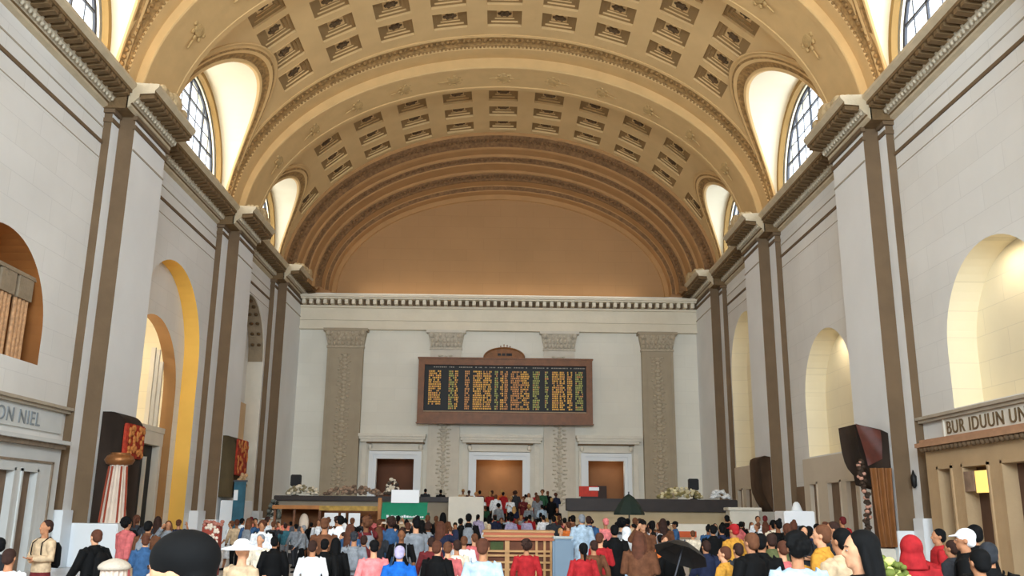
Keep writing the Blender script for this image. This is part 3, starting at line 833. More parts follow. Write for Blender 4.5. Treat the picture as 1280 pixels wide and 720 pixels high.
# left, first pier
t = thing('ceremonial_drape', 'tall dark hood with red brocade front over a cream fabric column, first left pier', 'drape', (-W2, 32.35, 1.36))
bm = bmesh.new(); prism_xz(bm, side_outline(3.85, .85, .55, .1), .0, 1.7); newobj('hood', bm, SHELL, t, True)
bm = bmesh.new(); box(bm, .8, 1.0, -.04, 1.55, 2.25, 3.45, 0, .04)
rn = random.Random(5)
for k in range(40): ell(bm, (1.02, .1+1.3*rn.random(), 2.35+1.0*rn.random()), (.05, .1, .1), 1, 6, 4)
newobj('brocade_panel', bm, [RED, mat('gold_braid', (190, 120, 62), .5)], t)
bm = bmesh.new(); lathe(bm, (1.0, -.5, 1.92), [(.2, 0), (.42, .06), (.5, .2), (.42, .34), (.3, .4), (.34, .44)], 16); newobj('urn_collar', bm, BRONZE, t, True)
bm = bmesh.new(); n = 28
rows = [[(1.0+(r+.035*cos(9*a))*cos(a), -.5+(r+.035*cos(9*a))*sin(a), z) for a in [2*pi*k/56 for k in range(56)]] for z, r in ((0, .42), (.5, .36), (1.0, .34), (1.5, .3), (1.95, .26))]
V = grid(bm, rows, 0, True); newobj('fabric_column', bm, CREAM, t, True)
bm = bmesh.new()
for a in (-2.6, -1.9, -.9, -.2): tube(bm, [(1.0+.44*cos(a), -.5+.44*sin(a), .02), (1.0+.38*cos(a), -.5+.38*sin(a), 1.0), (1.0+.31*cos(a), -.5+.31*sin(a), 1.9)], .035, 6)
newobj('ribbon', bm, RIB2, t)
bm = bmesh.new(); box(bm, -.05, 1.35, -1.05, .0, 0, 1.45, 0, .03)
o = newobj('white_pedestal', bm, WHITE); o.location = (-W2+.06, 32.3+.05, FLOOR); tag(o, 'white block pedestal under the cream fabric column at the first left pier', 'pedestal')
# left, second pier
t = thing('ceremonial_drape', 'dark rounded hood with red brocade front hung on the second left pier', 'drape', (-W2, 46.75, 2.45))
bm = bmesh.new(); prism_xz(bm, side_outline(3.1, .7, .55, .12), 0, 2.0); newobj('hood', bm, mat('olive_velvet', (84, 72, 50), .85, var=.2, vscale=1.5), t, True)
bm = bmesh.new(); box(bm, .7, .8, 0, 2.0, 1.1, 2.95, 0, .04)
for k in range(40): ell(bm, (.81, .1+1.8*rn.random(), 1.2+1.65*rn.random()), (.04, .1, .12), 1, 6, 4)
newobj('brocade_panel', bm, [RED, mat('gold_braid', (190, 120, 62), .5)], t)
bm = bmesh.new()
for k in range(30): ell(bm, (.8+.1*rn.random(), .1+1.6*rn.random(), .1+1.1*rn.random()), (.12, .14, .12), 0, 6, 4)
newobj('flower_swag', bm, mat('cream_gold_flowers', (206, 170, 128), .8, var=.4, vscale=5), t, True)
bm = bmesh.new(); box(bm, 0, 1.2, 0, 1.6, 0, 2.4, 0, .03)
o = newobj('white_pedestal', bm, WHITE); o.location = (-W2+.14, 46.8, FLOOR); tag(o, 'white lit block below the dark rounded hood, second left pier', 'pedestal')
# right, first pier
t = thing('ceremonial_drape', 'brown velvet hood with amber curtain and leafy garland on the first right pier', 'drape', (W2, 32.35, .75))
bm = bmesh.new()
P = [(0, 4.0), (.25, 4.12), (.7, 4.22), (1.18, 4.3), (1.16, 3.9), (1.12, 3.4), (1.05, 3.05), (.95, 2.8), (.75, 2.55), (.7, 2.2), (0, 2.0)]
prism_xz(bm, [(x, z) for x, z in P], 0, 1.6, -1); newobj('hood', bm, SHELL, t, True)
bm = bmesh.new(); rows = []
for k in range(13):
    x = .3+.86*k/12; rows.append([(-x, -.06-.05*sin(k*1.9), 4.3-.0*k-j*.17+.1*k/12) for j in range(11-(k < 5)*2)]) if False else rows.append([(-x+.03*j*(k/12), -.07-.045*sin(k*.4+j*.45), 4.08+.24*k/12-j*(.1+.05*k/12)) for j in range(11)])
grid(bm, rows); newobj('satin_swag', bm, mat('oxblood_satin', (88, 42, 32), .4, spec=.5, var=.3, vscale=3), t, True)
bm = bmesh.new(); rows = []
for k in range(33):
    u = k/32; x = .05+.8*u
    rows.append([(-(x*(1-.25*q)+.05*sin(q*2)), -.14-.08*sin(u*19)-.02, 2.75-q*2.7) for q in (0, .15, .35, .6, .8, 1)])
grid(bm, rows); newobj('curtain', bm, mat('amber_curtain', (136, 88, 48), .6, var=.2, vscale=2), t, True)
bm = bmesh.new(); rn = random.Random(9)
for k in range(90):
    z = .2+2.85*k/90; x = .98+.05*sin(z*3)+.03*z
    ell(bm, (-x-.16*rn.random()+.08, -.12+.14*rn.random(), z), (.09, .1, .07), 0 if rn.random() < .75 else 1, 6, 4)
newobj('garland', bm, [mat('dark_leaf', (62, 48, 38), .7), mat('pink_bead', (200, 150, 130), .6)], t, True)
bm = bmesh.new(); prism_xz(bm, [(0, 0), (.3, 0), (.3, 2.1), (0, 2.1)], 0, 1.2, -1); newobj('inner_post', bm, mat('umber_post', (96, 62, 36), .7), t)
bm = bmesh.new(); box(bm, -1.3, 0, -.2, 1.7, 0, .84, 0, .03)
o = newobj('white_pedestal', bm, STONE); o.location = (W2-.13, 32.35+.1, FLOOR); tag(o, 'pale pedestal block under the amber curtain at the first right pier', 'pedestal')
# right, second pier
t = thing('ceremonial_drape', 'plain dark brown hood tapering below, hung on the second right pier', 'drape', (W2, 46.65, 2.0))
bm = bmesh.new(); P = [(0, 2.75), (.3, 2.8), (.5, 2.7), (.55, 2.5), (.53, 1.3), (.48, .95), (.3, .5), (0, 0)]
prism_xz(bm, P, 0, 2.0, -1); newobj('hood', bm, mat('brown_velvet', (74, 54, 38), .85, var=.2, vscale=1.5), t, True)

# ------------------------------------------------------------------ kiosks and furniture
def boards(parts, t):
    for nm, bs, m in parts:
        bm = bmesh.new()
        for b_ in bs: box(bm, *b_)
        newobj(nm, bm, m, t)
# white info booth, right
t = thing('information_booth', 'bright white information booth with small dark screen, right side', 'booth', (11.9, 36.0, FLOOR))
bm = bmesh.new(); box(bm, -.6, .6, 0, 1.3, 0, 2.1, 0, .03); newobj('booth_body', bm, mat('bright_white', (244, 246, 250), .5), t)
bm = bmesh.new(); box(bm, -.2, .0, -.03, 0, 1.25, 1.55); newobj('screen', bm, MULL, t)
bm = bmesh.new(); lathe(bm, (.0, .3, 2.1), [(.24, 0), (.2, .08), (.16, .2), (.12, .3), (.05, .36)], 10); newobj('dome_lamp', bm, WHITE, t, True)
# green topped kiosk
t = thing('food_kiosk', 'kiosk with white fascia above a green awning and orange counter, left of the stairs', 'kiosk', (-3.95, 40.0, FLOOR))
boards([('fascia', [(-.6, .6, -.1, .1, 2.3, 2.85)], mat('bright_white', (244, 246, 250), .5)), ('counter', [(-.95, .95, -.1, 1.3, 0, 1.05)], WOODL),
        ('shelf', [(-.95, .95, -.15, 1.3, 1.42, 1.5)], CREAM), ('post', [(-1.15, -1.0, -.2, 0, 0, 2.5), (.98, 1.05, -.2, 0, 0, 1.6)], WOODL)], t)
bm = bmesh.new(); rows = [[(x, y, z) for x in (-.98, .98)] for y, z in ((.6, 2.35), (.0, 2.3), (-.25, 1.85), (-.3, 1.62), (-.26, 1.62))]
grid(bm, rows); box(bm, -.98, .98, -.2, 1.2, 1.62, 1.9); newobj('awning', bm, mat('green_awning', (28, 130, 98), .7, var=.1, vscale=2), t)
bm = bmesh.new(); rn = random.Random(2); x = -.75
while x < .8:
    w_ = .04+.06*rn.random(); box(bm, x, x+w_, -.33, -.3, 1.68, 1.74+.05*rn.random()); x += w_+.03
newobj('awning_lettering', bm, WHITE, t, kind='stuff')
bm = bmesh.new()
for k in range(12): box(bm, -.8+.15*k, -.72+.15*k, -.13, -.1, 1.08, 1.38)
newobj('menu_slats', bm, mat('orange_goods', (206, 134, 54), .6, var=.4, vscale=6), t)
# wooden stall with white panels, left
t = thing('market_stall', 'low wooden stall with gold fascia and hanging white panels, left of green awning', 'stall', (-7.35, 40.5, FLOOR))
boards([('stall_roof', [(-2.4, -.35, -.2, 1.8, 2.0, 2.16)], WOODL), ('gold_fascia', [(-.35, 2.3, -.25, -.15, 1.95, 2.15)], mat('gold_trim', (176, 140, 60), .5, var=.35, vscale=6)),
        ('stall_back', [(-2.4, 2.3, 1.6, 1.7, 0, 2.0)], mat('stall_brown', (112, 70, 38), .7, var=.3, vscale=3)), ('counter', [(-2.4, 2.3, 0, .6, 0, 1.0)], WOOD)], t)
for x in (-2.35, -1.5, -.4, 2.2): 
    bm = bmesh.new(); box(bm, x, x+.1, -.1, 0, 0, 2.0); newobj('post', bm, WOOD, t)
for x0, x1, z0 in ((-.1, .5, 1.05), (.62, .82, .75), (.95, 1.45, 1.05)):
    bm = bmesh.new(); box(bm, x0, x1, -.32, -.28, z0, 1.85, 0, .01); newobj('white_panel', bm, WHITE, t)
bm = bmesh.new(); ell(bm, (-1.05, .1, 1.4), (.22, .15, .42), 0, 10, 8); ell(bm, (-.15, .1, 1.35), (.2, .12, .35), 0, 10, 8); newobj('draped_cloth', bm, CREAM, t, True)
# central wooden kiosk
t = thing('wooden_kiosk', 'open lattice wooden kiosk with striped pale top in front of the stair crowd', 'kiosk', (.75, 29.0, FLOOR))
KW = mat('kiosk_wood', (196, 150, 98), .5, var=.15, vscale=3)
bm = bmesh.new(); box(bm, -1.15, 1.1, -.2, 1.2, 1.34, 1.40, 0, .01); box(bm, -1.12, 1.07, -.17, 1.17, 1.26, 1.34, 1); box(bm, -1.15, 1.1, -.2, 1.2, 1.2, 1.26, 0, .01); box(bm, -1.1, 1.05, -.15, 1.15, 1.1, 1.2, 1)
newobj('kiosk_top', bm, [KW, mat('terracotta_stripe', (186, 104, 72), .6)], t)
bm = bmesh.new(); 
for x in (-1.05, -.45, -.38, .15, .22, .5, .75, .95): box(bm, x, x+.07, -.1, -.03, 0, 1.1)
for z in (.2, .42, .62, .75): box(bm, -1.05, 1.02, -.12, -.05, z, z+.06)
newobj('lattice', bm, KW, t)
bm = bmesh.new(); box(bm, -1.0, 1.0, 0.0, 1.1, 0, 1.1); newobj('cabinet_body', bm, mat('kiosk_brown', (112, 62, 34), .6, var=.3, vscale=3), t)
bm = bmesh.new(); box(bm, -.9, -.5, -.08, .0, .78, 1.06); newobj('green_panel', bm, mat('moss_panel', (70, 84, 44), .7, var=.3, vscale=5), t)
# blue grey column and maroon neighbour
t = thing('display_column', 'tall blue grey rounded display column right of the wooden kiosk', 'display column', (1.75, 24.0, FLOOR))
bm = bmesh.new(); box(bm, -.27, .27, -.2, .2, 0, 1.30, 0, .06); newobj('column_body', bm, mat('blue_grey', (112, 132, 150), .4, var=.1, vscale=1), t)
bm = bmesh.new(); box(bm, -.28, .28, -.21, .21, 1.30, 1.36, 0, .03); newobj('column_cap', bm, mat('grey_cap', (176, 178, 176), .4), t)
bm = bmesh.new(); box(bm, -.12, .1, -.2, .2, 0, 1.28, 0, .02); box(bm, -.2, .3, -.25, .25, 1.28, 1.36, 0, .01)
o = newobj('cabinet', bm, mat('maroon_cabinet', (92, 44, 36), .6, var=.2, vscale=2)); o.location = (2.3, 26.0, FLOOR); tag(o, 'narrow maroon cabinet right beside the blue grey display column', 'cabinet')
# loudspeakers and flowers on the copings
for x, lab in ((-11.0, 'black loudspeaker on the dark coping at the far left corner'), (10.85, 'black loudspeaker on the dark coping at the far right corner')):
    t = thing('loudspeaker', lab, 'loudspeaker', (x, PY+.3, 2.62))
    bm = bmesh.new(); box(bm, -.27, .27, -.15, .25, .5, 1.12, 0, .04); newobj('speaker_cabinet', bm, BLACK, t)
    bm = bmesh.new(); tube(bm, [(0, .05, 0), (0, .05, .52)], .06, 8); lathe(bm, (0, .05, 0), [(.22, 0), (.2, .04), (.05, .06)], 10); newobj('stand', bm, BLACK, t)
def flowers(name, x, y, z, sx, h, n, cols, lab, cat, seed):
    t = thing(name, lab, cat, (x, y, z)); rn = random.Random(seed)
    for ci, c in enumerate(cols):
        bm = bmesh.new()
        for k in range(n//len(cols)):
            a = rn.uniform(-1, 1); hh = h*sqrt(max(.05, 1-a*a))*rn.uniform(.15, 1); r_ = rn.uniform(.06, .13)*(.4 if n > 200 else 1)
            ell(bm, (a*sx, rn.uniform(-.1, .12), max(r_*.7, hh)), (r_, r_, r_*.8), 0, 7, 5)
        newobj('foliage' if ci == 0 else 'blossoms', bm, mat('bloom_%d_%d_%d' % c, c, .8, var=.3, vscale=6), t, True)
flowers('flower_arrangement', -10.5, PY-.05, 2.65, .85, .5, 90, [(150, 140, 110), (226, 216, 196)], 'white and sage flower arrangement below the far left loudspeaker', 'flowers', 1)
flowers('flower_arrangement', -7.8, PY+.1, 2.65, 1.6, .5, 130, [(128, 108, 92), (170, 144, 124)], 'long brown pink dried arrangement on the left dark coping', 'flowers', 2)
flowers('flower_arrangement', -5.7, PY, 2.62, .35, .95, 60, [(90, 80, 72), (232, 222, 204)], 'tall pale floral stand beside the left far doorway', 'flowers', 3)
flowers('flower_arrangement', 10.0, PY-.08, 2.65, 1.2, .6, 110, [(150, 138, 92), (226, 214, 176)], 'cream and yellow flower arrangement by the far right loudspeaker', 'flowers', 4)
flowers('flower_arrangement', 12.2, PY, 2.65, .5, .5, 50, [(236, 236, 236)], 'small white flower mound at the right end of the dark coping', 'flowers', 5)
flowers('potted_plant', -11.9, PY-.4, 1.4, .3, 1.0, 50, [(52, 56, 50), (110, 116, 110)], 'dark trailing plant at the left end of the parapet', 'plant', 6)
flowers('flower_arrangement', -3.0, 47.2, 2.6, .01, .01, 2, [(226, 216, 196)], 'x', 'flowers', 6) if False else None
# black round lectern like object on coping & red board
t = thing('notice_board', 'small red and white notice board on the coping right of the stair crowd', 'notice board', (5.1, PY+.1, 2.62))
boards([('board_face', [(-.6, .45, -.05, .0, .1, .65)], mat('vivid_red', (190, 52, 36), .6, var=.2, vscale=4)), ('white_label', [(-.05, .5, -.08, -.05, .42, .6)], WHITE), ('foot', [(-.5, .35, -.1, .1, 0, .1)], BLACK)], t)
def parasol(x, y, ztop, r, h, col, lab, n=8, name='parasol'):
    t = thing(name, lab, 'umbrella', (x, y, FLOOR))
    zt = ztop-FLOOR
    bm = bmesh.new(); rows = [[(rr*r*cos(2*pi*k/n), rr*r*sin(2*pi*k/n), zt-h*(rr**1.6)) for k in range(n)] for rr in (.02, .35, .7, 1)]
    rows.append([(r*cos(2*pi*k/n), r*sin(2*pi*k/n), zt-h-.08) for k in range(n)])
    V = grid(bm, rows, 0, True); bm.faces.new(V[0]); newobj('canopy', bm, mat('canopy_%d_%d_%d' % col, col, .7), t)
    bm = bmesh.new(); tube(bm, [(0, 0, 0), (0, 0, zt+.08)], .03, 6); newobj('pole', bm, MULL, t)
parasol(5.35, 37.0, 2.62, .62, .75, (30, 44, 38), 'dark green open umbrella above the crowd in front of the dark coping')
parasol(-9.35, 36.0, 1.35, .55, .33, (222, 128, 110), 'left of two salmon pink parasols before the left parapet')
parasol(-8.25, 36.3, 1.3, .55, .33, (222, 128, 110), 'right of two salmon pink parasols before the left parapet')
bm = bmesh.new(); box(bm, -.2, .2, -.3, .3, 0, 1.35, 0, .03)
for z in (.4, .7, 1.0): box(bm, -.22, .22, -.32, -.3, z, z+.1, 1)
o = newobj('drawer_cabinet', bm, [MULL, WHITE]); o.location = (-7.55, 35.2, FLOOR); tag(o, 'narrow silver drawer cabinet right of the salmon parasols', 'cabinet')
# blue banner and red display, left bay C
t = thing('banner_stand', 'tall teal blue banner stand by the left wall beyond the second drape', 'banner', (-12.9, 46.0, FLOOR))
bm = bmesh.new(); box(bm, -.2, .38, -.03, .03, .25, 3.3); newobj('banner_cloth', bm, mat('teal_banner', (48, 96, 116), .6, var=.45, vscale=1.6), t)
bm = bmesh.new(); box(bm, -.4, .45, -.2, .2, 0, .12); box(bm, -.25, .43, -.05, .05, 3.3, 3.38); newobj('banner_frame', bm, MULL, t)
bm = bmesh.new(); box(bm, -.18, .02, -.05, -.03, 2.4, 2.9); newobj('banner_emblem', bm, WHITE, t)
t = thing('flower_display', 'red brown patterned display box with flowers, behind the near dark haired man', 'display', (-8.5, 28.0, FLOOR))
bm = bmesh.new(); box(bm, -.27, .25, -.2, .2, 0, 1.5, 0, .05)
for k in range(30): ell(bm, (rn.uniform(-.25, .25), -.2, rn.uniform(.8, 1.5)), (.05, .03, .05), 1, 6, 4)
newobj('display_body', bm, [mat('brick_red', (148, 62, 48), .7, var=.35, vscale=5), CREAM], t)
bm = bmesh.new()
for k in range(20): ell(bm, (rn.uniform(-.3, .3), rn.uniform(-.2, .2), 1.5+rn.uniform(0, .1)), (.07, .07, .06), 0, 6, 4)
newobj('blossoms', bm, mat('muted_rose', (170, 110, 96), .8), t, True)
# fluted stone bollard in front
t = thing('stone_bollard', 'fluted stone bollard with mushroom cap in the left foreground', 'bollard', (-3.93, 9.8, FLOOR))
bm = bmesh.new(); rows = [[((r+.012*cos(14*a))*cos(a), (r+.012*cos(14*a))*sin(a), z) for a in [2*pi*k/84 for k in range(84)]] for z, r in ((0, .15), (1.33, .12))]
grid(bm, rows, 0, True); newobj('shaft', bm, mat('warm_stone', (196, 176, 160), .6), t, True)
bm = bmesh.new(); lathe(bm, (0, 0, 1.33), [(.11, 0), (.155, .005), (.165, .03), (.155, .05), (.12, .08), (.06, .105), (.02, .115)], 24); newobj('cap', bm, mat('cap_stone', (178, 166, 150), .7, bump=.4, bscale=20), t, True)
# yellow green flowers in the right foreground
flowers('potted_plant', 3.42, 8.0, .52, .28, .98, 700, [(96, 106, 44), (202, 206, 120)], 'yellow green leafy plant beside the long haired woman, right foreground', 'plant', 8)
flowers('potted_plant', 3.42, 7.56, .54, .26, .5, 260, [(120, 40, 30), (196, 44, 40)], 'red blossomed plant under the yellow green leaves, right foreground', 'plant', 9)
bm = bmesh.new(); box(bm, -.45, .45, -.45, .5, 0, .62, 0, .03)
o = newobj('planter', bm, WOOD); o.location = (3.42, 7.85, FLOOR); tag(o, 'dark square planter box holding the foreground plants at right', 'planter')
# ------------------------------------------------------------------ people
def remesh(bm, voxel, ratio, smooth=3):
    me = bpy.data.meshes.new('tmp'); bm.to_mesh(me); bm.free()
    o = bpy.data.objects.new('tmp', me); COL.objects.link(o)
    m = o.modifiers.new('r', 'REMESH'); m.mode = 'VOXEL'; m.voxel_size = voxel; m.use_smooth_shade = True
    if smooth: q = o.modifiers.new('s', 'SMOOTH'); q.factor = .5; q.iterations = smooth
    if ratio < 1: d = o.modifiers.new('d', 'DECIMATE'); d.ratio = ratio
    dg = bpy.context.evaluated_depsgraph_get(); r = bpy.data.meshes.new_from_object(o.evaluated_get(dg))
    bpy.data.objects.remove(o); bpy.data.meshes.remove(me)
    for p in r.polygons: p.use_smooth = True
    r.materials.clear(); r.materials.append(None)
    return r
def lerp(a, b, t): return Vector(a)*(1-t)+Vector(b)*t
POSES = {   # elbow, wrist for left and right (x mirrored), stride, bend
    'down': dict(L=((.27, -.02, 1.13), (.28, .06, .88)), R=((.27, -.02, 1.13), (.28, .06, .88)), st=.03),
    'walk': dict(L=((.26, .06, 1.14), (.27, .22, .94)), R=((.26, -.12, 1.15), (.28, -.16, .9)), st=.2),
    'phone': dict(L=((.25, .04, 1.13), (.12, .26, 1.2)), R=((.25, .04, 1.13), (.1, .27, 1.24)), st=.04),
    'photo': dict(L=((.26, -.02, 1.13), (.27, .1, .9)), R=((.28, .17, 1.33), (.16, .33, 1.55)), st=.03),
    'cross': dict(L=((.26, .02, 1.13), (.06, .22, 1.14)), R=((.26, .03, 1.14), (-.02, .2, 1.1)), st=.02),
    'bend': dict(L=((.25, .1, 1.1), (.2, .4, 1.0)), R=((.25, .1, 1.1), (.2, .4, .98)), st=.1)}
def hand(bm, wrist, d, s):
    """palm, four unequal curled fingers, thumb leaving the side of the palm"""
    d = Vector(d).normalized(); side = Vector((s, 0, 0)); side = (side-d*side.dot(d)).normalized(); nrm = d.cross(side)*s
    w = Vector(wrist)
    tube(bm, [w-d*.02, w+d*.03, w+d*.085], [(.022, .02), (.036, .016), (.038, .014)], 8, ref=side)
    for k, (off, ln) in enumerate(((-.027, .062), (-.009, .074), (.009, .07), (.027, .055))):
        a = w+d*.08+side*off; b = a+d*ln*.5-nrm*.006; c = b+d*ln*.38-nrm*.02
        tube(bm, [a, b, c], [.0095, .009, .007], 6)
    a = w+d*.03-side*.03; tube(bm, [a, a-side*.022+d*.03-nrm*.008, a-side*.026+d*.058-nrm*.02], [.012, .0105, .008], 6)
def legs_pts(P, k):
    st = P['st']*k
    return [(.09*k if 0 else .09, 0, .9)], st
def body_parts(pose, inflate=0):
    P = POSES[pose]; R = {}
    for s, key in ((-1, 'L'), (1, 'R')):
        e, w = P[key]; R['arm', s] = [Vector((s*.185, 0, 1.395)), Vector((s*e[0], e[1], e[2])), Vector((s*w[0], w[1], w[2]))]
        st = P['st']*s
        R['leg', s] = [Vector((s*.09, 0, .9)), Vector((s*.1, .02+st*.55, .49)), Vector((s*.105, st-.0, .1))]
    return R
BM = {}
def make_body(pose):
    R = body_parts(pose); bm = bmesh.new()
    tube(bm, [(0, 0, .86), (0, 0, .98), (0, 0, 1.1), (0, 0, 1.27), (0, 0, 1.38), (0, -.005, 1.44)], [(.16, .11), (.155, .105), (.13, .09), (.155, .105), (.165, .095), (.09, .07)], 16)
    tube(bm, [(0, -.005, 1.4), (0, .005, 1.5), (0, .015, 1.56)], [.062, .053, .055], 12)
    ell(bm, (0, .0, 1.635), (.076, .095, .098), 0, 16, 12); ell(bm, (0, .035, 1.572), (.056, .06, .062), 0, 14, 10)
    ell(bm, (0, .07, 1.535), (.028, .022, .02), 0, 8, 6)
    tube(bm, [(0, .085, 1.635), (0, .108, 1.597)], [.009, .015], 8); ell(bm, (0, .098, 1.592), (.017, .014, .01), 0, 8, 6)
    ell(bm, (0, .088, 1.562), (.026, .012, .006), 0, 8, 5); ell(bm, (0, .086, 1.552), (.022, .012, .007), 0, 8, 5)
    ell(bm, (0, .082, 1.652), (.05, .014, .01), 0, 10, 5)
    for s in (-1, 1):
        ell(bm, (s*.078, -.005, 1.61), (.011, .02, .032), 0, 8, 8)
        a = R['arm', s]
        tube(bm, [a[0], lerp(a[0], a[1], .3), lerp(a[0], a[1], .9), a[1], lerp(a[1], a[2], .25), lerp(a[1], a[2], .9), a[2]], [.056, .05, .04, .039, .042, .027, .026], 10)
        hand(bm, a[2], a[2]-a[1], s)
        l = R['leg', s]
        tube(bm, [l[0], lerp(l[0], l[1], .3), lerp(l[0], l[1], .9), l[1], lerp(l[1], l[2], .3), lerp(l[1], l[2], .9), l[2]], [.092, .088, .06, .056, .06, .04, .04], 12)
        tube(bm, [(l[2].x, l[2].y-.06, .04), (l[2].x, l[2].y+.02, .045), (l[2].x+s*.01, l[2].y+.13, .03), (l[2].x+s*.01, l[2].y+.18, .02)], [(.032, .035), (.038, .042), (.042, .025), (.03, .015)], 8)
    return remesh(bm, .0085, .35, 2)
def make_top(pose, kind):
    R = body_parts(pose); bm = bmesh.new()
    hem = {'shirt': .86, 'coat': .5, 'dress': .42}[kind]; g = .012 if kind != 'coat' else .024
    pts = [(0, 0, hem)]; rr = [{'shirt': (.178, .13), 'coat': (.215, .17), 'dress': (.24, .19)}[kind]]
    if kind != 'shirt': pts.append((0, 0, .8)); rr.append((.19, .14))
    pts += [(0, 0, .98), (0, 0, 1.1), (0, 0, 1.27), (0, 0, 1.385), (0, -.005, 1.445)]
    rr += [(.172+g, .12+g), (.15+g+(.02 if kind != 'dress' else 0), .105+g), (.172+g, .12+g), (.178+g, .108+g), (.085+g, .072+g)]
    tube(bm, pts, rr, 18)
    for s in (-1, 1):
        a = R['arm', s]; sl = .95 if kind != 'dress' else .3
        e = lerp(a[1], a[2], sl)
        tube(bm, [a[0]-Vector((s*.03, 0, 0)), a[0], lerp(a[0], a[1], .5), a[1], lerp(a[1], e, .5), e], [.06+g, .064+g, .053+g, .05+g, .045+g, .036+g], 12)
    if kind == 'coat': tube(bm, [(0, -.01, 1.43), (0, 0, 1.49)], [(.085, .08), (.09, .085)], 14)
    return remesh(bm, .013, .45, 3)
def make_bottom(pose, kind):
    R = body_parts(pose); bm = bmesh.new()
    if kind == 'skirt':
        tube(bm, [(0, 0, .4), (0, 0, .7), (0, 0, .9), (0, 0, 1.0)], [(.25, .2), (.21, .165), (.185, .135), (.165, .115)], 18)
    else:
        tube(bm, [(0, 0, .8), (0, 0, .9), (0, 0, 1.0)], [(.16, .12), (.178, .125), (.165, .115)], 16)
        for s in (-1, 1):
            l = R['leg', s]; e = l[2]
            tube(bm, [l[0], lerp(l[0], l[1], .4), l[1], lerp(l[1], e, .5), e-Vector((0, 0, .02))], [.1, .092, .073, .068, .06], 12)
    return remesh(bm, .014, .45, 3)
def make_shoes(pose):
    R = body_parts(pose); bm = bmesh.new()
    for s in (-1, 1):
        l = R['leg', s][2]
        tube(bm, [(l.x, l.y-.075, .045), (l.x, l.y+.02, .05), (l.x+s*.01, l.y+.13, .038), (l.x+s*.01, l.y+.2, .03)], [(.04, .045), (.047, .05), (.05, .036), (.036, .028)], 8)
    return remesh(bm, .014, .6, 2)
def make_hair(kind):
    bm = bmesh.new()
    if kind in ('short', 'long', 'bun', 'curly', 'pony'):
        ell(bm, (0, -.02, 1.657), (.088, .098, .092), 0, 16, 12)
        ell(bm, (0, -.045, 1.605), (.08, .07, .075), 0, 14, 10)
    if kind == 'thick':
        ell(bm, (0, -.012, 1.674), (.09, .113, .088), 0, 18, 14); ell(bm, (0, -.06, 1.612), (.074, .052, .07), 0, 14, 10)
    if kind == 'long':
        tube(bm, [(0, -.04, 1.66), (0, -.06, 1.55), (0, -.085, 1.42), (0, -.1, 1.26), (0, -.1, 1.18)], [(.088, .07), (.098, .065), (.11, .05), (.1, .04), (.06, .025)], 14)
        for s in (-1, 1): tube(bm, [(s*.07, -.0, 1.66), (s*.088, -.01, 1.56), (s*.1, -.03, 1.42)], [.03, .032, .026], 8)
    if kind == 'bun': ell(bm, (0, -.07, 1.74), (.05, .05, .045), 0, 12, 10)
    if kind == 'pony': tube(bm, [(0, -.09, 1.68), (0, -.14, 1.62), (0, -.13, 1.5), (0, -.12, 1.42)], [.03, .035, .03, .015], 8)
    if kind == 'curly':
        rn = random.Random(4)
        for k in range(40):
            a = rn.uniform(0, 2*pi); b = rn.uniform(.0, 2.3)
            ell(bm, (.1*sin(b)*cos(a), -.035+.09*sin(b)*sin(a), 1.65+.1*cos(b)), (.035, .035, .035), 0, 6, 5)
    if kind == 'cap':
        ell(bm, (0, -.01, 1.665), (.09, .105, .085), 0, 16, 10); tube(bm, [(0, .06, 1.672), (0, .12, 1.665), (0, .165, 1.655)], [(.07, .012), (.065, .01), (.04, .008)], 12)
        ell(bm, (0, -.045, 1.6), (.078, .062, .06), 0, 12, 8)
    if kind == 'hood':
        ell(bm, (0, -.03, 1.645), (.115, .125, .13), 0, 16, 12); tube(bm, [(0, -.03, 1.6), (0, -.03, 1.42)], [(.11, .11), (.15, .12)], 14)
    if kind == 'hat':
        ell(bm, (0, -.01, 1.69), (.095, .11, .07), 0, 14, 10)
        lathe(bm, (0, 0, 1.655), [(.02, 0), (.24, -.03), (.25, -.015), (.1, .03), (.02, .035)], 20)
    return remesh(bm, .011 if kind != 'hat' else .009, .4, 3)
def make_pack():
    bm = bmesh.new(); tube(bm, [(0, -.2, .98), (0, -.21, 1.02), (0, -.21, 1.3), (0, -.2, 1.38)], [(.12, .06), (.15, .08), (.14, .075), (.08, .04)], 14)
    for s in (-1, 1): tube(bm, [(s*.1, -.16, 1.36), (s*.11, -.02, 1.475), (s*.12, .12, 1.38), (s*.13, .125, 1.2), (s*.16, .0, 1.05), (s*.13, -.16, 1.03)], .014, 6)
    return remesh(bm, .012, .5, 2)
def make_eyes(side):
    bm = bmesh.new()
    for s in (int(side),):
        ell(bm, (s*.03, .087, 1.622), (.010, .007, .005), 0, 8, 6); ell(bm, (s*.03, .0925, 1.622), (.0055, .0035, .005), 1, 8, 6)
        tube(bm, [(s*.014, .094, 1.645), (s*.032, .092, 1.65), (s*.048, .082, 1.643)], .0035, 5, mi=1)
    me = bpy.data.meshes.new('eyes'); bm.to_mesh(me); bm.free()
    me.materials.append(mat('eye_white', (168, 150, 138), .4)); me.materials.append(mat('eye_dark', (40, 26, 20), .3)); return me
def lib(kind, *a):
    k = (kind,)+a
    if k not in BM:
        BM[k] = {'body': make_body, 'top': make_top, 'bottom': make_bottom, 'shoes': make_shoes, 'hair': make_hair, 'pack': lambda *z: make_pack(), 'eyes': make_eyes}[kind](*a)
        BM[k].name = '_'.join(k)
    return BM[k]
def part(nm, me, m, root):
    o = bpy.data.objects.new(nm, me); COL.objects.link(o); o.parent = root
    if m is not None:
        o.material_slots[0].link = 'OBJECT'; o.material_slots[0].material = m
    return o
SKINS = [(204, 150, 116), (172, 120, 88), (128, 84, 58), (96, 62, 44)]
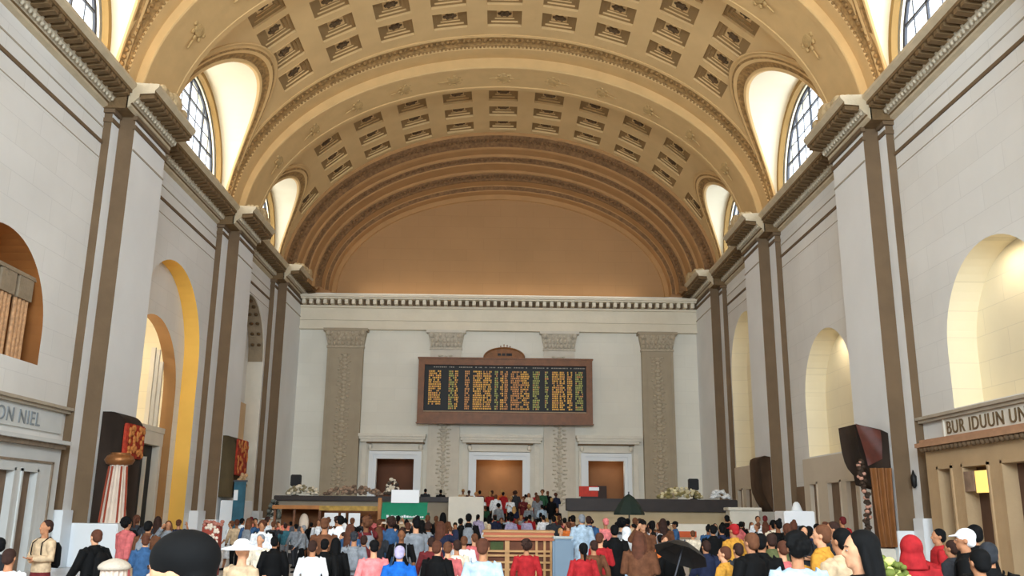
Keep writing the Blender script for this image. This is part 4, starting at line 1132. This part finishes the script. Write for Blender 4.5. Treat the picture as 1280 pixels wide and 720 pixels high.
CN = {'black': (9, 9, 10), 'navy': (30, 36, 58), 'charcoal': (46, 48, 53), 'grey': (128, 132, 138), 'white': (226, 228, 232), 'cream': (222, 208, 186), 'beige': (190, 164, 132),
      'red': (158, 34, 38), 'maroon': (98, 34, 36), 'rose': (190, 98, 98), 'pink': (226, 128, 128), 'orange': (202, 108, 50), 'mustard': (190, 136, 52), 'brown': (98, 62, 42),
      'olive': (84, 88, 56), 'green': (44, 84, 60), 'teal': (54, 100, 112), 'blue': (24, 92, 176), 'sky blue': (168, 188, 206), 'denim blue': (52, 84, 122), 'lavender': (170, 160, 190),
      'dark brown': (52, 34, 28), 'blonde': (176, 136, 84), 'auburn': (84, 50, 36)}
# camera helper: turns a height in the photograph into metres at distance d
def to_world(px, py, d):
    a = (px-640)/F0; c = (360-py)/F0
    v = FW+RT*a+UP*c; t = d/v.y
    return Vector((.04, 0, 1.85))+v*t
F0 = 1118.5; p_, y_, r_0 = rad(14.07), rad(.795), rad(.562)
FW = Vector((sin(y_)*cos(p_), cos(y_)*cos(p_), sin(p_))); _r = Vector((cos(y_), -sin(y_), 0)); _u = _r.cross(FW)
RT = cos(r_0)*_r+sin(r_0)*_u; UP = -sin(r_0)*_r+cos(r_0)*_u
HAIRTXT = {'short': 'short %s hair', 'thick': 'thick %s hair', 'long': 'long %s hair', 'bun': '%s hair in a bun', 'curly': 'curly %s hair', 'pony': '%s ponytail', 'cap': '%s cap', 'hood': '%s hood', 'hat': 'wide %s hat'}
def person(x, y, z0, h, rz, pose, top, tcol, bot, bcol, hair, hcol, skin, label, group=None, pack=None, eyes=False, shoes='black'):
    t = thing('person', label, 'person', (x, y, z0), rad(rz), group)
    k = h/1.74; t.scale = (k, k, k)
    part('body', lib('body', pose), cmat(SKINS[skin]), t)
    part({'shirt': 'shirt', 'coat': 'coat', 'dress': 'dress'}[top], lib('top', pose, top), cmat(CN[tcol]), t)
    if top != 'dress': part('skirt' if bot == 'skirt' else 'trousers', lib('bottom', pose, bot), cmat(CN[bcol]), t)
    part('shoes', lib('shoes', pose), cmat(CN[shoes]), t)
    part({'cap': 'cap', 'hood': 'hood', 'hat': 'hat'}.get(hair, 'hair'), lib('hair', hair), cmat(CN[hcol]), t)
    if pack: part('backpack', lib('pack'), cmat(CN[pack]), t)
    if eyes:
        for e in ('-1', '1'): part('eye', lib('eyes', e), None, t)
    return t
PLACED = []
def fitpos(p, f, h):
    for _ in range(30):
        hit = [q for q in PLACED if (q[0]-p.x)**2+(q[1]-p.y)**2 < .75**2 and abs(q[2]-f) < .5]
        if not hit: break
        s_ = 1
        y2 = p.y+s_*.35; p = Vector((.04+(p.x-.04)*y2/p.y, y2, 1.85+(p.z-1.85)*y2/p.y))
    PLACED.append((p.x, p.y, f))
    return p, f, h
def label(tcol, g, hair, hcol, place, pack=None):
    if pack: l = 'person in %s %s with %s backpack, %s' % (tcol, g, pack, place)
    else: l = 'person in %s %s, %s, %s' % (tcol, g, HAIRTXT[hair] % hcol, place)
    if len(l.split()) > 16: l = 'person in %s %s, %s' % (tcol, g, place)
    return l
def at(px, ytop, d, rz, pose, top, tcol, bot, bcol, hair, hcol, skin, place, pack=None, eyes=False, floor=None, sc=None):
    p = to_world(px, ytop, d); f = FLOOR if floor is None else floor
    h = max(1.48, min(1.92, p.z-f)) if sc is None else sc
    g = {'shirt': 'top', 'coat': 'coat', 'dress': 'dress'}[top]
    p, f, h = fitpos(p, f, h)
    lab = label(tcol, g, hair, hcol, place, pack)
    return person(p.x, p.y, f if sc is None else p.z-sc, h, rz, pose, top, tcol, bot, bcol, hair, hcol, skin, lab, None, pack, eyes)
T_, B_ = 'shirt', 'trousers'
LIST = [
 # left foreground
 (59, 650, 15.5, 150, 'cross', 'shirt', 'beige', 'skirt', 'maroon', 'short', 'dark brown', 1, 'before the left white plinth', 'black'),
 (121, 662, 14.5, 60, 'walk', 'coat', 'black', 'trousers', 'black', 'short', 'auburn', 0, 'left of the white pedestal', 'black'),
 (11, 703, 11.0, 0, 'down', 'shirt', 'white', 'trousers', 'navy', 'short', 'dark brown', 1, 'low at the left edge', None),
 (-2, 672, 12.5, 90, 'down', 'coat', 'charcoal', 'trousers', 'black', 'short', 'black', 1, 'cut by the left edge', None),
 (182, 677, 17.0, 20, 'cross', 'coat', 'denim blue', 'trousers', 'navy', 'short', 'auburn', 0, 'right of the left pedestal', None),
 (204, 661, 26.0, 30, 'walk', 'shirt', 'white', 'trousers', 'black', 'short', 'black', 1, 'behind the near dark haired man', None),
 (230, 670, 3.15, 84, 'down', 'coat', 'black', 'trousers', 'navy', 'thick', 'black', 0, 'nearest figure at the left foreground', None),
 (304, 675, 10.5, -30, 'phone', 'shirt', 'beige', 'trousers', 'brown', 'hat', 'white', 0, 'right of the near dark haired man', None),
 (314, 646, 40.0, 60, 'down', 'coat', 'black', 'trousers', 'black', 'short', 'maroon', 1, 'beside the teal banner', None),
 (326, 668, 18.0, 170, 'down', 'shirt', 'cream', 'skirt', 'cream', 'short', 'grey', 0, 'left of the bare floor patch', None),
 (343, 682, 17.0, 10, 'down', 'coat', 'black', 'trousers', 'black', 'short', 'black', 1, 'at the left edge of the bare floor', None),
 (331, 655, 33.0, 200, 'walk', 'coat', 'charcoal', 'trousers', 'black', 'short', 'black', 1, 'left of the salmon parasols', None),
 (347, 660, 38.8, 180, 'down', 'shirt', 'maroon', 'trousers', 'black', 'short', 'black', 2, 'behind the left salmon parasol', None),
 (363, 661, 38.6, 20, 'phone', 'coat', 'navy', 'trousers', 'black', 'short', 'black', 1, 'behind the right salmon parasol', None),
 (356, 672, 33.0, 0, 'down', 'shirt', 'teal', 'trousers', 'grey', 'short', 'dark brown', 1, 'under the left salmon parasol', None),
 (369, 674, 32.5, 40, 'walk', 'shirt', 'grey', 'trousers', 'charcoal', 'cap', 'black', 1, 'under the right salmon parasol', None),
 (389, 658, 37.0, 10, 'down', 'coat', 'black', 'trousers', 'black', 'short', 'black', 1, 'at the left post of the wooden stall', None),
 (378, 676, 30.0, 90, 'walk', 'shirt', 'grey', 'trousers', 'black', 'short', 'grey', 0, 'before the silver cabinet', None),
 (391, 684, 15.0, 0, 'down', 'shirt', 'white', 'skirt', 'black', 'short', 'dark brown', 1, 'right edge of the bare floor patch', None),
 (403, 674, 22.0, 10, 'phone', 'coat', 'brown', 'trousers', 'grey', 'short', 'dark brown', 1, 'before the wooden stall, left', None),
 (406, 683, 14.8, 0, 'walk', 'coat', 'black', 'trousers', 'grey', 'short', 'black', 1, 'left of the pair in black', None),
 (420, 682, 15.2, -15, 'down', 'coat', 'black', 'trousers', 'charcoal', 'long', 'black', 1, 'right of the pair in black', None),
 (417, 666, 28.0, 180, 'down', 'shirt', 'cream', 'trousers', 'brown', 'short', 'black', 1, 'before the wooden stall counter', None),
 (429, 672, 21.0, 90, 'photo', 'shirt', 'maroon', 'trousers', 'black', 'short', 'dark brown', 0, 'pointing toward the white panels', None),
 (443, 668, 15.5, 0, 'down', 'shirt', 'grey', 'trousers', 'maroon', 'cap', 'charcoal', 1, 'before the hanging white panels', 'grey'),
 (455, 676, 18.0, 0, 'down', 'coat', 'maroon', 'trousers', 'black', 'short', 'dark brown', 1, 'right of the grey backpack', None),
 (468, 675, 14.0, 20, 'down', 'shirt', 'pink', 'trousers', 'maroon', 'cap', 'black', 0, 'left of the bright blue top', None),
 (484, 668, 24.0, 160, 'cross', 'shirt', 'cream', 'trousers', 'black', 'short', 'brown', 0, 'below the green awning, left', None),
 (494, 662, 27.0, 190, 'phone', 'shirt', 'white', 'trousers', 'black', 'short', 'dark brown', 0, 'below the green awning', None),
 (500, 683, 13.0, 0, 'down', 'coat', 'blue', 'trousers', 'navy', 'short', 'lavender', 0, 'left of centre foreground', None),
 (510, 653, 25.5, 10, 'down', 'coat', 'black', 'trousers', 'black', 'short', 'auburn', 0, 'tall, below the green awning right', None),
 (519, 661, 27.5, 170, 'down', 'shirt', 'white', 'trousers', 'black', 'short', 'black', 1, 'right of the tall black coat', None),
 (529, 670, 21.5, 0, 'down', 'shirt', 'white', 'trousers', 'black', 'curly', 'black', 2, 'centre left by the white counter', None),
 (547, 678, 13.2, -20, 'cross', 'coat', 'black', 'trousers', 'black', 'short', 'auburn', 0, 'left of the rose top', None),
 (560, 679, 14.2, 0, 'down', 'shirt', 'rose', 'trousers', 'beige', 'short', 'brown', 0, 'beside the man in black coat', None),
 (539, 681, 17.5, 10, 'walk', 'shirt', 'maroon', 'trousers', 'black', 'short', 'dark brown', 1, 'behind the black coat couple', None),
 (571, 683, 16.0, 20, 'down', 'shirt', 'cream', 'trousers', 'teal', 'short', 'dark brown', 1, 'left of the pale blue shirt', None),
 (580, 686, 18.5, 0, 'walk', 'shirt', 'white', 'trousers', 'brown', 'short', 'brown', 1, 'close behind the pale blue shirt', None),
 (604, 673, 11.8, -10, 'down', 'shirt', 'sky blue', 'trousers', 'charcoal', 'short', 'auburn', 1, 'broad back in the centre foreground', None),
 (593, 667, 20.0, 30, 'down', 'shirt', 'rose', 'trousers', 'black', 'pony', 'brown', 0, 'just left of the wooden kiosk', None),
 (554, 640, 35.0, 0, 'down', 'coat', 'brown', 'skirt', 'beige', 'long', 'black', 2, 'by the pedestal left of the stairs', None),
 (563, 660, 31.0, 10, 'down', 'shirt', 'rose', 'trousers', 'white', 'short', 'brown', 0, 'below the pale pedestal block', None),
 (569, 653, 33.0, 15, 'cross', 'coat', 'charcoal', 'trousers', 'black', 'short', 'black', 1, 'between pedestal and grey backpack', None),
 (586, 642, 27.0, 0, 'down', 'coat', 'black', 'trousers', 'black', 'short', 'black', 1, 'left front of the stair crowd', 'grey'),
 (576, 648, 31.0, -20, 'walk', 'coat', 'black', 'trousers', 'charcoal', 'cap', 'black', 2, 'left of the grey backpack', None),
 (611, 655, 31.0, 20, 'down', 'coat', 'white', 'trousers', 'cream', 'short', 'beige', 0, 'right of the grey backpack', None),
 (658, 677, 16.2, 0, 'down', 'shirt', 'red', 'trousers', 'black', 'curly', 'dark brown', 1, 'before the wooden kiosk', None),
 (692, 645, 34.0, 10, 'down', 'coat', 'charcoal', 'trousers', 'navy', 'short', 'black', 1, 'behind the blue grey column', None),
 (700, 650, 34.5, -10, 'down', 'coat', 'black', 'trousers', 'black', 'short', 'dark brown', 1, 'right end of the stair crowd', None),
 (710, 652, 30.0, 30, 'cross', 'shirt', 'orange', 'trousers', 'brown', 'short', 'auburn', 0, 'right of the blue grey column', None),
 (716, 644, 31.0, 10, 'down', 'coat', 'brown', 'trousers', 'black', 'short', 'black', 1, 'behind the maroon cabinet', None),
 (701, 660, 27.0, 200, 'phone', 'shirt', 'beige', 'trousers', 'brown', 'short', 'blonde', 0, 'above the blue grey column', None),
 (727, 643, 25.0, 10, 'down', 'coat', 'sky blue', 'trousers', 'white', 'short', 'grey', 0, 'left of the green umbrella', None),
 (736, 645, 27.0, -10, 'down', 'coat', 'denim blue', 'trousers', 'sky blue', 'short', 'dark brown', 1, 'under the green umbrella', None),
 (729, 690, 15.0, 10, 'down', 'shirt', 'red', 'skirt', 'red', 'pony', 'black', 2, 'short figure by the display column', None),
 (742, 684, 16.5, 20, 'walk', 'shirt', 'brown', 'skirt', 'maroon', 'short', 'dark brown', 1, 'between the two in red', None),
 (750, 666, 17.5, -30, 'phone', 'shirt', 'red', 'skirt', 'brown', 'short', 'auburn', 0, 'left of the tall black coat', None),
 (757, 648, 27.0, 20, 'down', 'shirt', 'pink', 'trousers', 'black', 'cap', 'pink', 1, 'behind the tall black coat', None),
 (768, 656, 18.5, 0, 'down', 'coat', 'black', 'trousers', 'grey', 'short', 'black', 1, 'tall, right of centre', None),
 (782, 660, 21.5, 40, 'walk', 'shirt', 'white', 'trousers', 'sky blue', 'hood', 'white', 0, 'right of the tall black coat', None),
 (790, 660, 23.5, -20, 'phone', 'shirt', 'white', 'trousers', 'white', 'short', 'beige', 0, 'second white top right of centre', None),
 (799, 664, 14.2, -20, 'cross', 'coat', 'brown', 'skirt', 'black', 'long', 'auburn', 0, 'right of the two white tops', None),
 (804, 657, 26.0, 0, 'down', 'coat', 'black', 'trousers', 'brown', 'short', 'black', 1, 'behind the brown coat', None),
 (811, 661, 24.0, 20, 'down', 'coat', 'black', 'trousers', 'white', 'short', 'dark brown', 1, 'before the stone steps, left', None),
 (817, 665, 22.0, -40, 'walk', 'shirt', 'white', 'trousers', 'black', 'short', 'black', 1, 'before the stone steps', None),
 (825, 668, 21.0, 10, 'down', 'coat', 'black', 'trousers', 'black', 'short', 'black', 2, 'by the orange top at the stone steps', None),
 (831, 670, 19.5, 190, 'down', 'shirt', 'orange', 'trousers', 'beige', 'short', 'auburn', 0, 'at the foot of the stone steps', None),
 (836, 676, 15.2, 30, 'down', 'coat', 'black', 'trousers', 'cream', 'short', 'black', 1, 'beside the black slanted umbrella', None),
 (882, 676, 16.0, 20, 'walk', 'coat', 'navy', 'trousers', 'grey', 'short', 'dark brown', 1, 'right of the second floor gap', None),
 (866, 668, 27.0, 0, 'down', 'shirt', 'cream', 'trousers', 'olive', 'short', 'brown', 0, 'seated side of the stone steps', None),
 (891, 656, 21.0, 0, 'down', 'coat', 'black', 'trousers', 'black', 'short', 'black', 1, 'right of the stone podium', None),
 (902, 656, 22.5, 10, 'down', 'coat', 'navy', 'trousers', 'sky blue', 'short', 'black', 1, 'beside the black coat by the podium', None),
 (917, 655, 17.5, 30, 'cross', 'coat', 'mustard', 'trousers', 'brown', 'cap', 'red', 1, 'right of the navy coat', None),
 (908, 640, 33.0, 10, 'down', 'coat', 'black', 'trousers', 'black', 'short', 'black', 1, 'before the square stone pedestal', None),
 (926, 652, 33.0, 10, 'walk', 'coat', 'black', 'trousers', 'black', 'short', 'black', 1, 'behind the red cap', None),
 (947, 645, 33.5, 170, 'down', 'shirt', 'white', 'trousers', 'black', 'short', 'dark brown', 1, 'under the tapering brown hood', None),
 (956, 641, 34.0, -20, 'phone', 'shirt', 'red', 'trousers', 'black', 'short', 'maroon', 1, 'left of the white booth', None),
 (938, 666, 11.5, 30, 'cross', 'coat', 'black', 'trousers', 'black', 'short', 'brown', 1, 'broad, right of the mustard coat', None),
 (905, 683, 13.0, 60, 'walk', 'coat', 'mustard', 'trousers', 'navy', 'short', 'auburn', 0, 'low before the mustard coat', None),
 (922, 684, 12.2, 20, 'cross', 'coat', 'charcoal', 'trousers', 'black', 'short', 'dark brown', 1, 'low between mustard coats', None),
 (951, 670, 10.8, -30, 'down', 'coat', 'black', 'trousers', 'maroon', 'short', 'black', 1, 'left of the olive coat', None),
 (964, 674, 11.0, 0, 'down', 'coat', 'olive', 'trousers', 'black', 'short', 'dark brown', 1, 'below the white booth left', None),
 (978, 680, 11.5, 10, 'down', 'shirt', 'rose', 'trousers', 'maroon', 'short', 'auburn', 0, 'before the white booth', None),
 (995, 668, 8.6, -10, 'down', 'shirt', 'sky blue', 'trousers', 'navy', 'curly', 'black', 1, 'before the white booth screen', None),
 (1026, 656, 11.2, 60, 'phone', 'coat', 'mustard', 'trousers', 'brown', 'short', 'brown', 0, 'right of the white booth', None),
 (1050, 661, 9.0, 30, 'cross', 'coat', 'beige', 'trousers', 'black', 'short', 'black', 1, 'left of the near long haired woman', None),
 (1040, 652, 15.0, 80, 'down', 'coat', 'charcoal', 'trousers', 'black', 'short', 'dark brown', 1, 'behind the beige coat', None),
 (1052, 639, 27.0, 20, 'down', 'shirt', 'red', 'trousers', 'black', 'short', 'maroon', 1, 'by the right portal openings', None),
 (1074, 663, 6.0, 80, 'down', 'coat', 'black', 'trousers', 'black', 'long', 'black', 0, 'nearest figure at the right foreground', None),
 (1138, 673, 9.3, -20, 'down', 'coat', 'red', 'trousers', 'maroon', 'hood', 'red', 1, 'left of the red jacket man', None),
 (1172, 661, 14.5, 80, 'phone', 'coat', 'red', 'trousers', 'black', 'short', 'black', 1, 'before the right white plinth', None),
 (1205, 661, 10.5, 60, 'cross', 'coat', 'black', 'trousers', 'black', 'cap', 'white', 1, 'right foreground in black group', 'black'),
 (1216, 656, 12.0, 20, 'down', 'coat', 'black', 'trousers', 'black', 'short', 'black', 1, 'behind the white cap', None),
 (1234, 678, 9.0, -20, 'walk', 'coat', 'black', 'trousers', 'navy', 'short', 'charcoal', 1, 'rightmost front of the black group', 'black'),
 (1188, 676, 12.5, 40, 'down', 'coat', 'charcoal', 'trousers', 'black', 'short', 'dark brown', 1, 'right of the red jacket', None),
 (1222, 686, 8.2, 10, 'cross', 'coat', 'navy', 'trousers', 'black', 'short', 'black', 1, 'low in the black group', None),
]
for i, L in enumerate(LIST):
    at(*L[:13], pack=L[13], eyes=(L[2] < 12.5))
# the stair crowd: rows from the foot of the stairs up to the landing
rn = random.Random(21)
tops = ['white', 'black', 'grey', 'navy', 'white', 'charcoal', 'sky blue', 'maroon', 'cream', 'black', 'red', 'lavender', 'beige', 'green', 'brown']
ORD = ['first', 'second', 'third', 'fourth', 'fifth', 'sixth', 'seventh', 'eighth', 'ninth', 'tenth', 'eleventh']
rows_ = [('bottom row', 43.6, FLOOR, 6, -1.2, 3.4), ('second row', 45.2, FLOOR, 7, -.7, 4.0), ('third row', 46.8, FLOOR, 7, -.4, 4.3), ('fourth row', 49.2, FLOOR+.2, 7, -2.0, 3.6), ('fifth row', 50.3, FLOOR+.6, 7, -1.8, 3.7),
         ('sixth row', 51.3, FLOOR+1.0, 7, -2.0, 3.5), ('seventh row', 53.2, ZP, 8, -2.3, 3.8), ('top row', 54.8, ZP, 8, -2.0, 3.4)]
for rname, y, z, n, x0, x1 in rows_:
    if z > FLOOR and z < ZP:
        k = round((y-49.0)/.36-.5); y = 49.0+(k+.5)*.36; z = FLOOR+(k+1)*1.4/9
    for k in range(n):
        x = x0+(x1-x0)*(k+.5)/n+rn.uniform(-.04, .04); tc = rn.choice(tops)
        if rname == 'top row': tc = ['beige', 'maroon', 'brown', 'orange', 'cream', 'white', 'red', 'black', 'maroon'][k % 9]
        hc = rn.choice(['black', 'dark brown', 'brown', 'black', 'auburn', 'blonde']); ha = rn.choice(['short', 'short', 'long', 'cap', 'curly', 'pony'])
        kd = rn.choice(['shirt', 'coat', 'coat']); bc = rn.choice(['black', 'navy', 'grey', 'denim blue'])
        lab = label(tc, 'top' if kd == 'shirt' else 'coat', ha, hc, '%s from left, %s of stair crowd' % (ORD[k], rname))
        person(x, y+rn.uniform(-.1, .1) if z in (FLOOR, ZP) else y, z, rn.uniform(1.58, 1.84), rn.choice([0, 0, 20, -30, 180, 10, 160]), rn.choice(['down', 'cross', 'phone']), kd, tc, 'trousers', bc, ha, hc, rn.choice([0, 1, 1, 2]), lab, 'people crowding the central stairs')
# people milling in the middle distance
zones = [('before the left parapet', 392, 480, 31, 39, 8), ('below the green awning', 486, 548, 29, 37, 7), ('between kiosk and umbrella', 700, 745, 36, 42, 4), ('before the right parapet', 770, 845, 28, 40, 12),
         ('near the square stone pedestal', 880, 960, 25, 38, 9), ('by the second right pier', 960, 1045, 17, 27, 9), ('by the first left pier', 150, 232, 17, 28, 6), ('near the teal banner', 285, 345, 22, 34, 8), ('centre left foreground crowd', 400, 560, 17, 24, 10), ('centre right foreground crowd', 770, 835, 16, 22, 5)]
for zname, a, b, d0, d1, n in zones:
    for k in range(n):
        px = a+(b-a)*(k+.5)/n+rn.uniform(-2, 2); d = rn.uniform(d0, d1); h = rn.uniform(1.58, 1.83)
        tc = rn.choice(['white', 'black', 'black', 'charcoal', 'navy', 'grey', 'cream', 'brown', 'beige', 'white', 'maroon', 'denim blue', 'rose']); hc = rn.choice(['black', 'dark brown', 'black', 'brown', 'auburn']); ha = rn.choice(['short', 'short', 'long', 'bun', 'cap', 'pony', 'curly'])
        kd = rn.choice(['shirt', 'coat', 'coat', 'dress']); p = to_world(px, 655, d); p.z = FLOOR+h
        p, f_, h = fitpos(p, FLOOR, h)
        lab = label(tc, {'shirt': 'top', 'coat': 'coat', 'dress': 'dress'}[kd], ha, hc, '%s from left %s' % (ORD[k] if k < 11 else 'last', zname))
        person(p.x, p.y, FLOOR, h, rn.choice([0, 0, 25, -30, 180, 90, 200]), rn.choice(['down', 'cross', 'phone', 'walk', 'photo']), kd, tc, 'trousers', rn.choice(['black', 'navy', 'grey', 'beige', 'denim blue']), ha, hc, rn.choice([0, 1, 1, 2]), lab, None, rn.choice([None, None, None, 'black', 'grey']))
# far visitors on the landing and at the doors
for px, yt, d, tc, lab in ((551, 612, 56, 'black', 'on the landing left of the middle far doorway'), (733, 620, 55, 'charcoal', 'on the landing below the right far doorway'), (532, 606, 57, 'charcoal', 'on the landing right of the left far doorway')):
    at(px, yt, d, 10, 'down', 'coat', tc, 'trousers', 'black', 'short', 'black', 1, lab, floor=ZP)
# dark umbrella carried slanted in front of the second floor gap
p = to_world(852, 690, 14.0)
t = thing('closed_umbrella', 'large black slanted umbrella canopy before the pale second floor gap', 'umbrella', p)
bm = bmesh.new(); rows = [[(rr*.42*cos(2*pi*k/8), rr*.42*sin(2*pi*k/8), .16-.22*rr**1.7) for k in range(8)] for rr in (.03, .35, .7, 1)]
V = grid(bm, rows, 0, True); bm.faces.new(V[0]); c = newobj('canopy', bm, BLACK, t)
bm = bmesh.new(); tube(bm, [(0, 0, .2), (0, 0, -.62)], .012, 6); newobj('shaft', bm, MULL, t); t.rotation_euler = (rad(-20), rad(22), 0)
# ------------------------------------------------------------------ light
w = bpy.data.worlds.new('sky'); SC.world = w; w.use_nodes = True
bg = w.node_tree.nodes['Background']; bg.inputs[0].default_value = (.90, .95, 1, 1); bg.inputs[1].default_value = 3.2
def area(name, loc, direction, sx, sy, power, color, spread=pi):
    l = bpy.data.lights.new(name, 'AREA'); l.shape = 'RECTANGLE'; l.size = sx; l.size_y = sy; l.energy = power; l.color = color; l.spread = spread
    o = bpy.data.objects.new(name, l); COL.objects.link(o); o.location = loc
    o.rotation_euler = Vector(direction).to_track_quat('-Z', 'Y').to_euler()
    return o
for s in (-1, 1):
    for i, (yc, r, zc) in enumerate(LUN):
        area('daylight', (s*16.2, yc, zc+.6), (-s, 0, -.25), 2*r-.6, r*1.5, 780*(r/4.4)**2, (.78, .88, 1) if s > 0 else (1, .95, .86))
    for (a, b), pw in zip(BAYS[1:], (150, 120, 80, 12)):
        o = area('cornice_uplight', (s*14.2, (a+b)/2, 17.75), (-s*.45, 0, 1), b-a-1.5, .25, pw, (1, .72, .40))
        o.rotation_euler = (o.rotation_euler[0], o.rotation_euler[1], o.rotation_euler[2])
area('cornice_uplight', (0, YE-.75, 16.85), (0, .5, 1), 20, .15, 75, (1, .90, .74))
area('rear_fill', (0, YB-.6, 11), (0, 1, -.25), 17, 9, 19500, (.76, .89, .98))  # unseen fill added behind the camera to lift and cool the lower walls
# niche wash lights
for (s, i), (yc, r, zc, zb, dp) in ARCH.items():
    if i < 2: continue
    if s > 0: area('niche_lamp', (s*(W0+.25), yc, zc+r-.35), (s*.35, 0, -1), 1.2, .2, 28, (1, .86, .62))
l = bpy.data.lights.new('niche_lamp', 'POINT'); l.energy = 190; l.color = (1, .70, .34); l.shadow_soft_size = .3
o = bpy.data.objects.new('niche_lamp', l); COL.objects.link(o); o.location = (-15.5, 37.2, 8.5)
l = bpy.data.lights.new('hall_lamp', 'POINT'); l.energy = 260; l.color = (1, .88, .7); l.shadow_soft_size = .4
o = bpy.data.objects.new('hall_lamp', l); COL.objects.link(o); o.location = (-19.0, 41, 9.5)
l = bpy.data.lights.new('niche_lamp', 'POINT'); l.energy = 45; l.color = (1, .78, .5); l.shadow_soft_size = .3
o = bpy.data.objects.new('niche_lamp', l); COL.objects.link(o); o.location = (-15.3, 24.6, 9.3)
l = bpy.data.lights.new('niche_lamp', 'POINT'); l.energy = 60; l.color = (1, .9, .72); l.shadow_soft_size = .3
o = bpy.data.objects.new('niche_lamp', l); COL.objects.link(o); o.location = (-15.6, 51.0, 9.5)

# ------------------------------------------------------------------ camera
F_, P_, Y_, R__ = 1118.5, rad(14.07), rad(.795), rad(.562)
cam = bpy.data.cameras.new('camera'); co = bpy.data.objects.new('camera', cam); COL.objects.link(co)
f = Vector((sin(Y_)*cos(P_), cos(Y_)*cos(P_), sin(P_))); r = Vector((cos(Y_), -sin(Y_), 0)); u = r.cross(f)
r2 = cos(R__)*r+sin(R__)*u; u2 = -sin(R__)*r+cos(R__)*u
M = Matrix((r2, u2, -f)).transposed().to_4x4(); M.translation = Vector((.04, 0, 1.85))
co.matrix_world = M
cam.sensor_width = 36; cam.lens = 36*F_/1280; cam.clip_end = 500; cam.clip_start = .05
SC.camera = co
SC.view_settings.view_transform = 'Standard'; SC.view_settings.look = 'None'; SC.view_settings.gamma = 1; SC.view_settings.exposure = -0.12; SC.view_settings.use_curve_mapping = False
SC.cycles.use_denoising = True
SC.cycles.max_bounces = 8; SC.cycles.diffuse_bounces = 5; SC.cycles.glossy_bounces = 3
SC.cycles.sample_clamp_indirect = 8
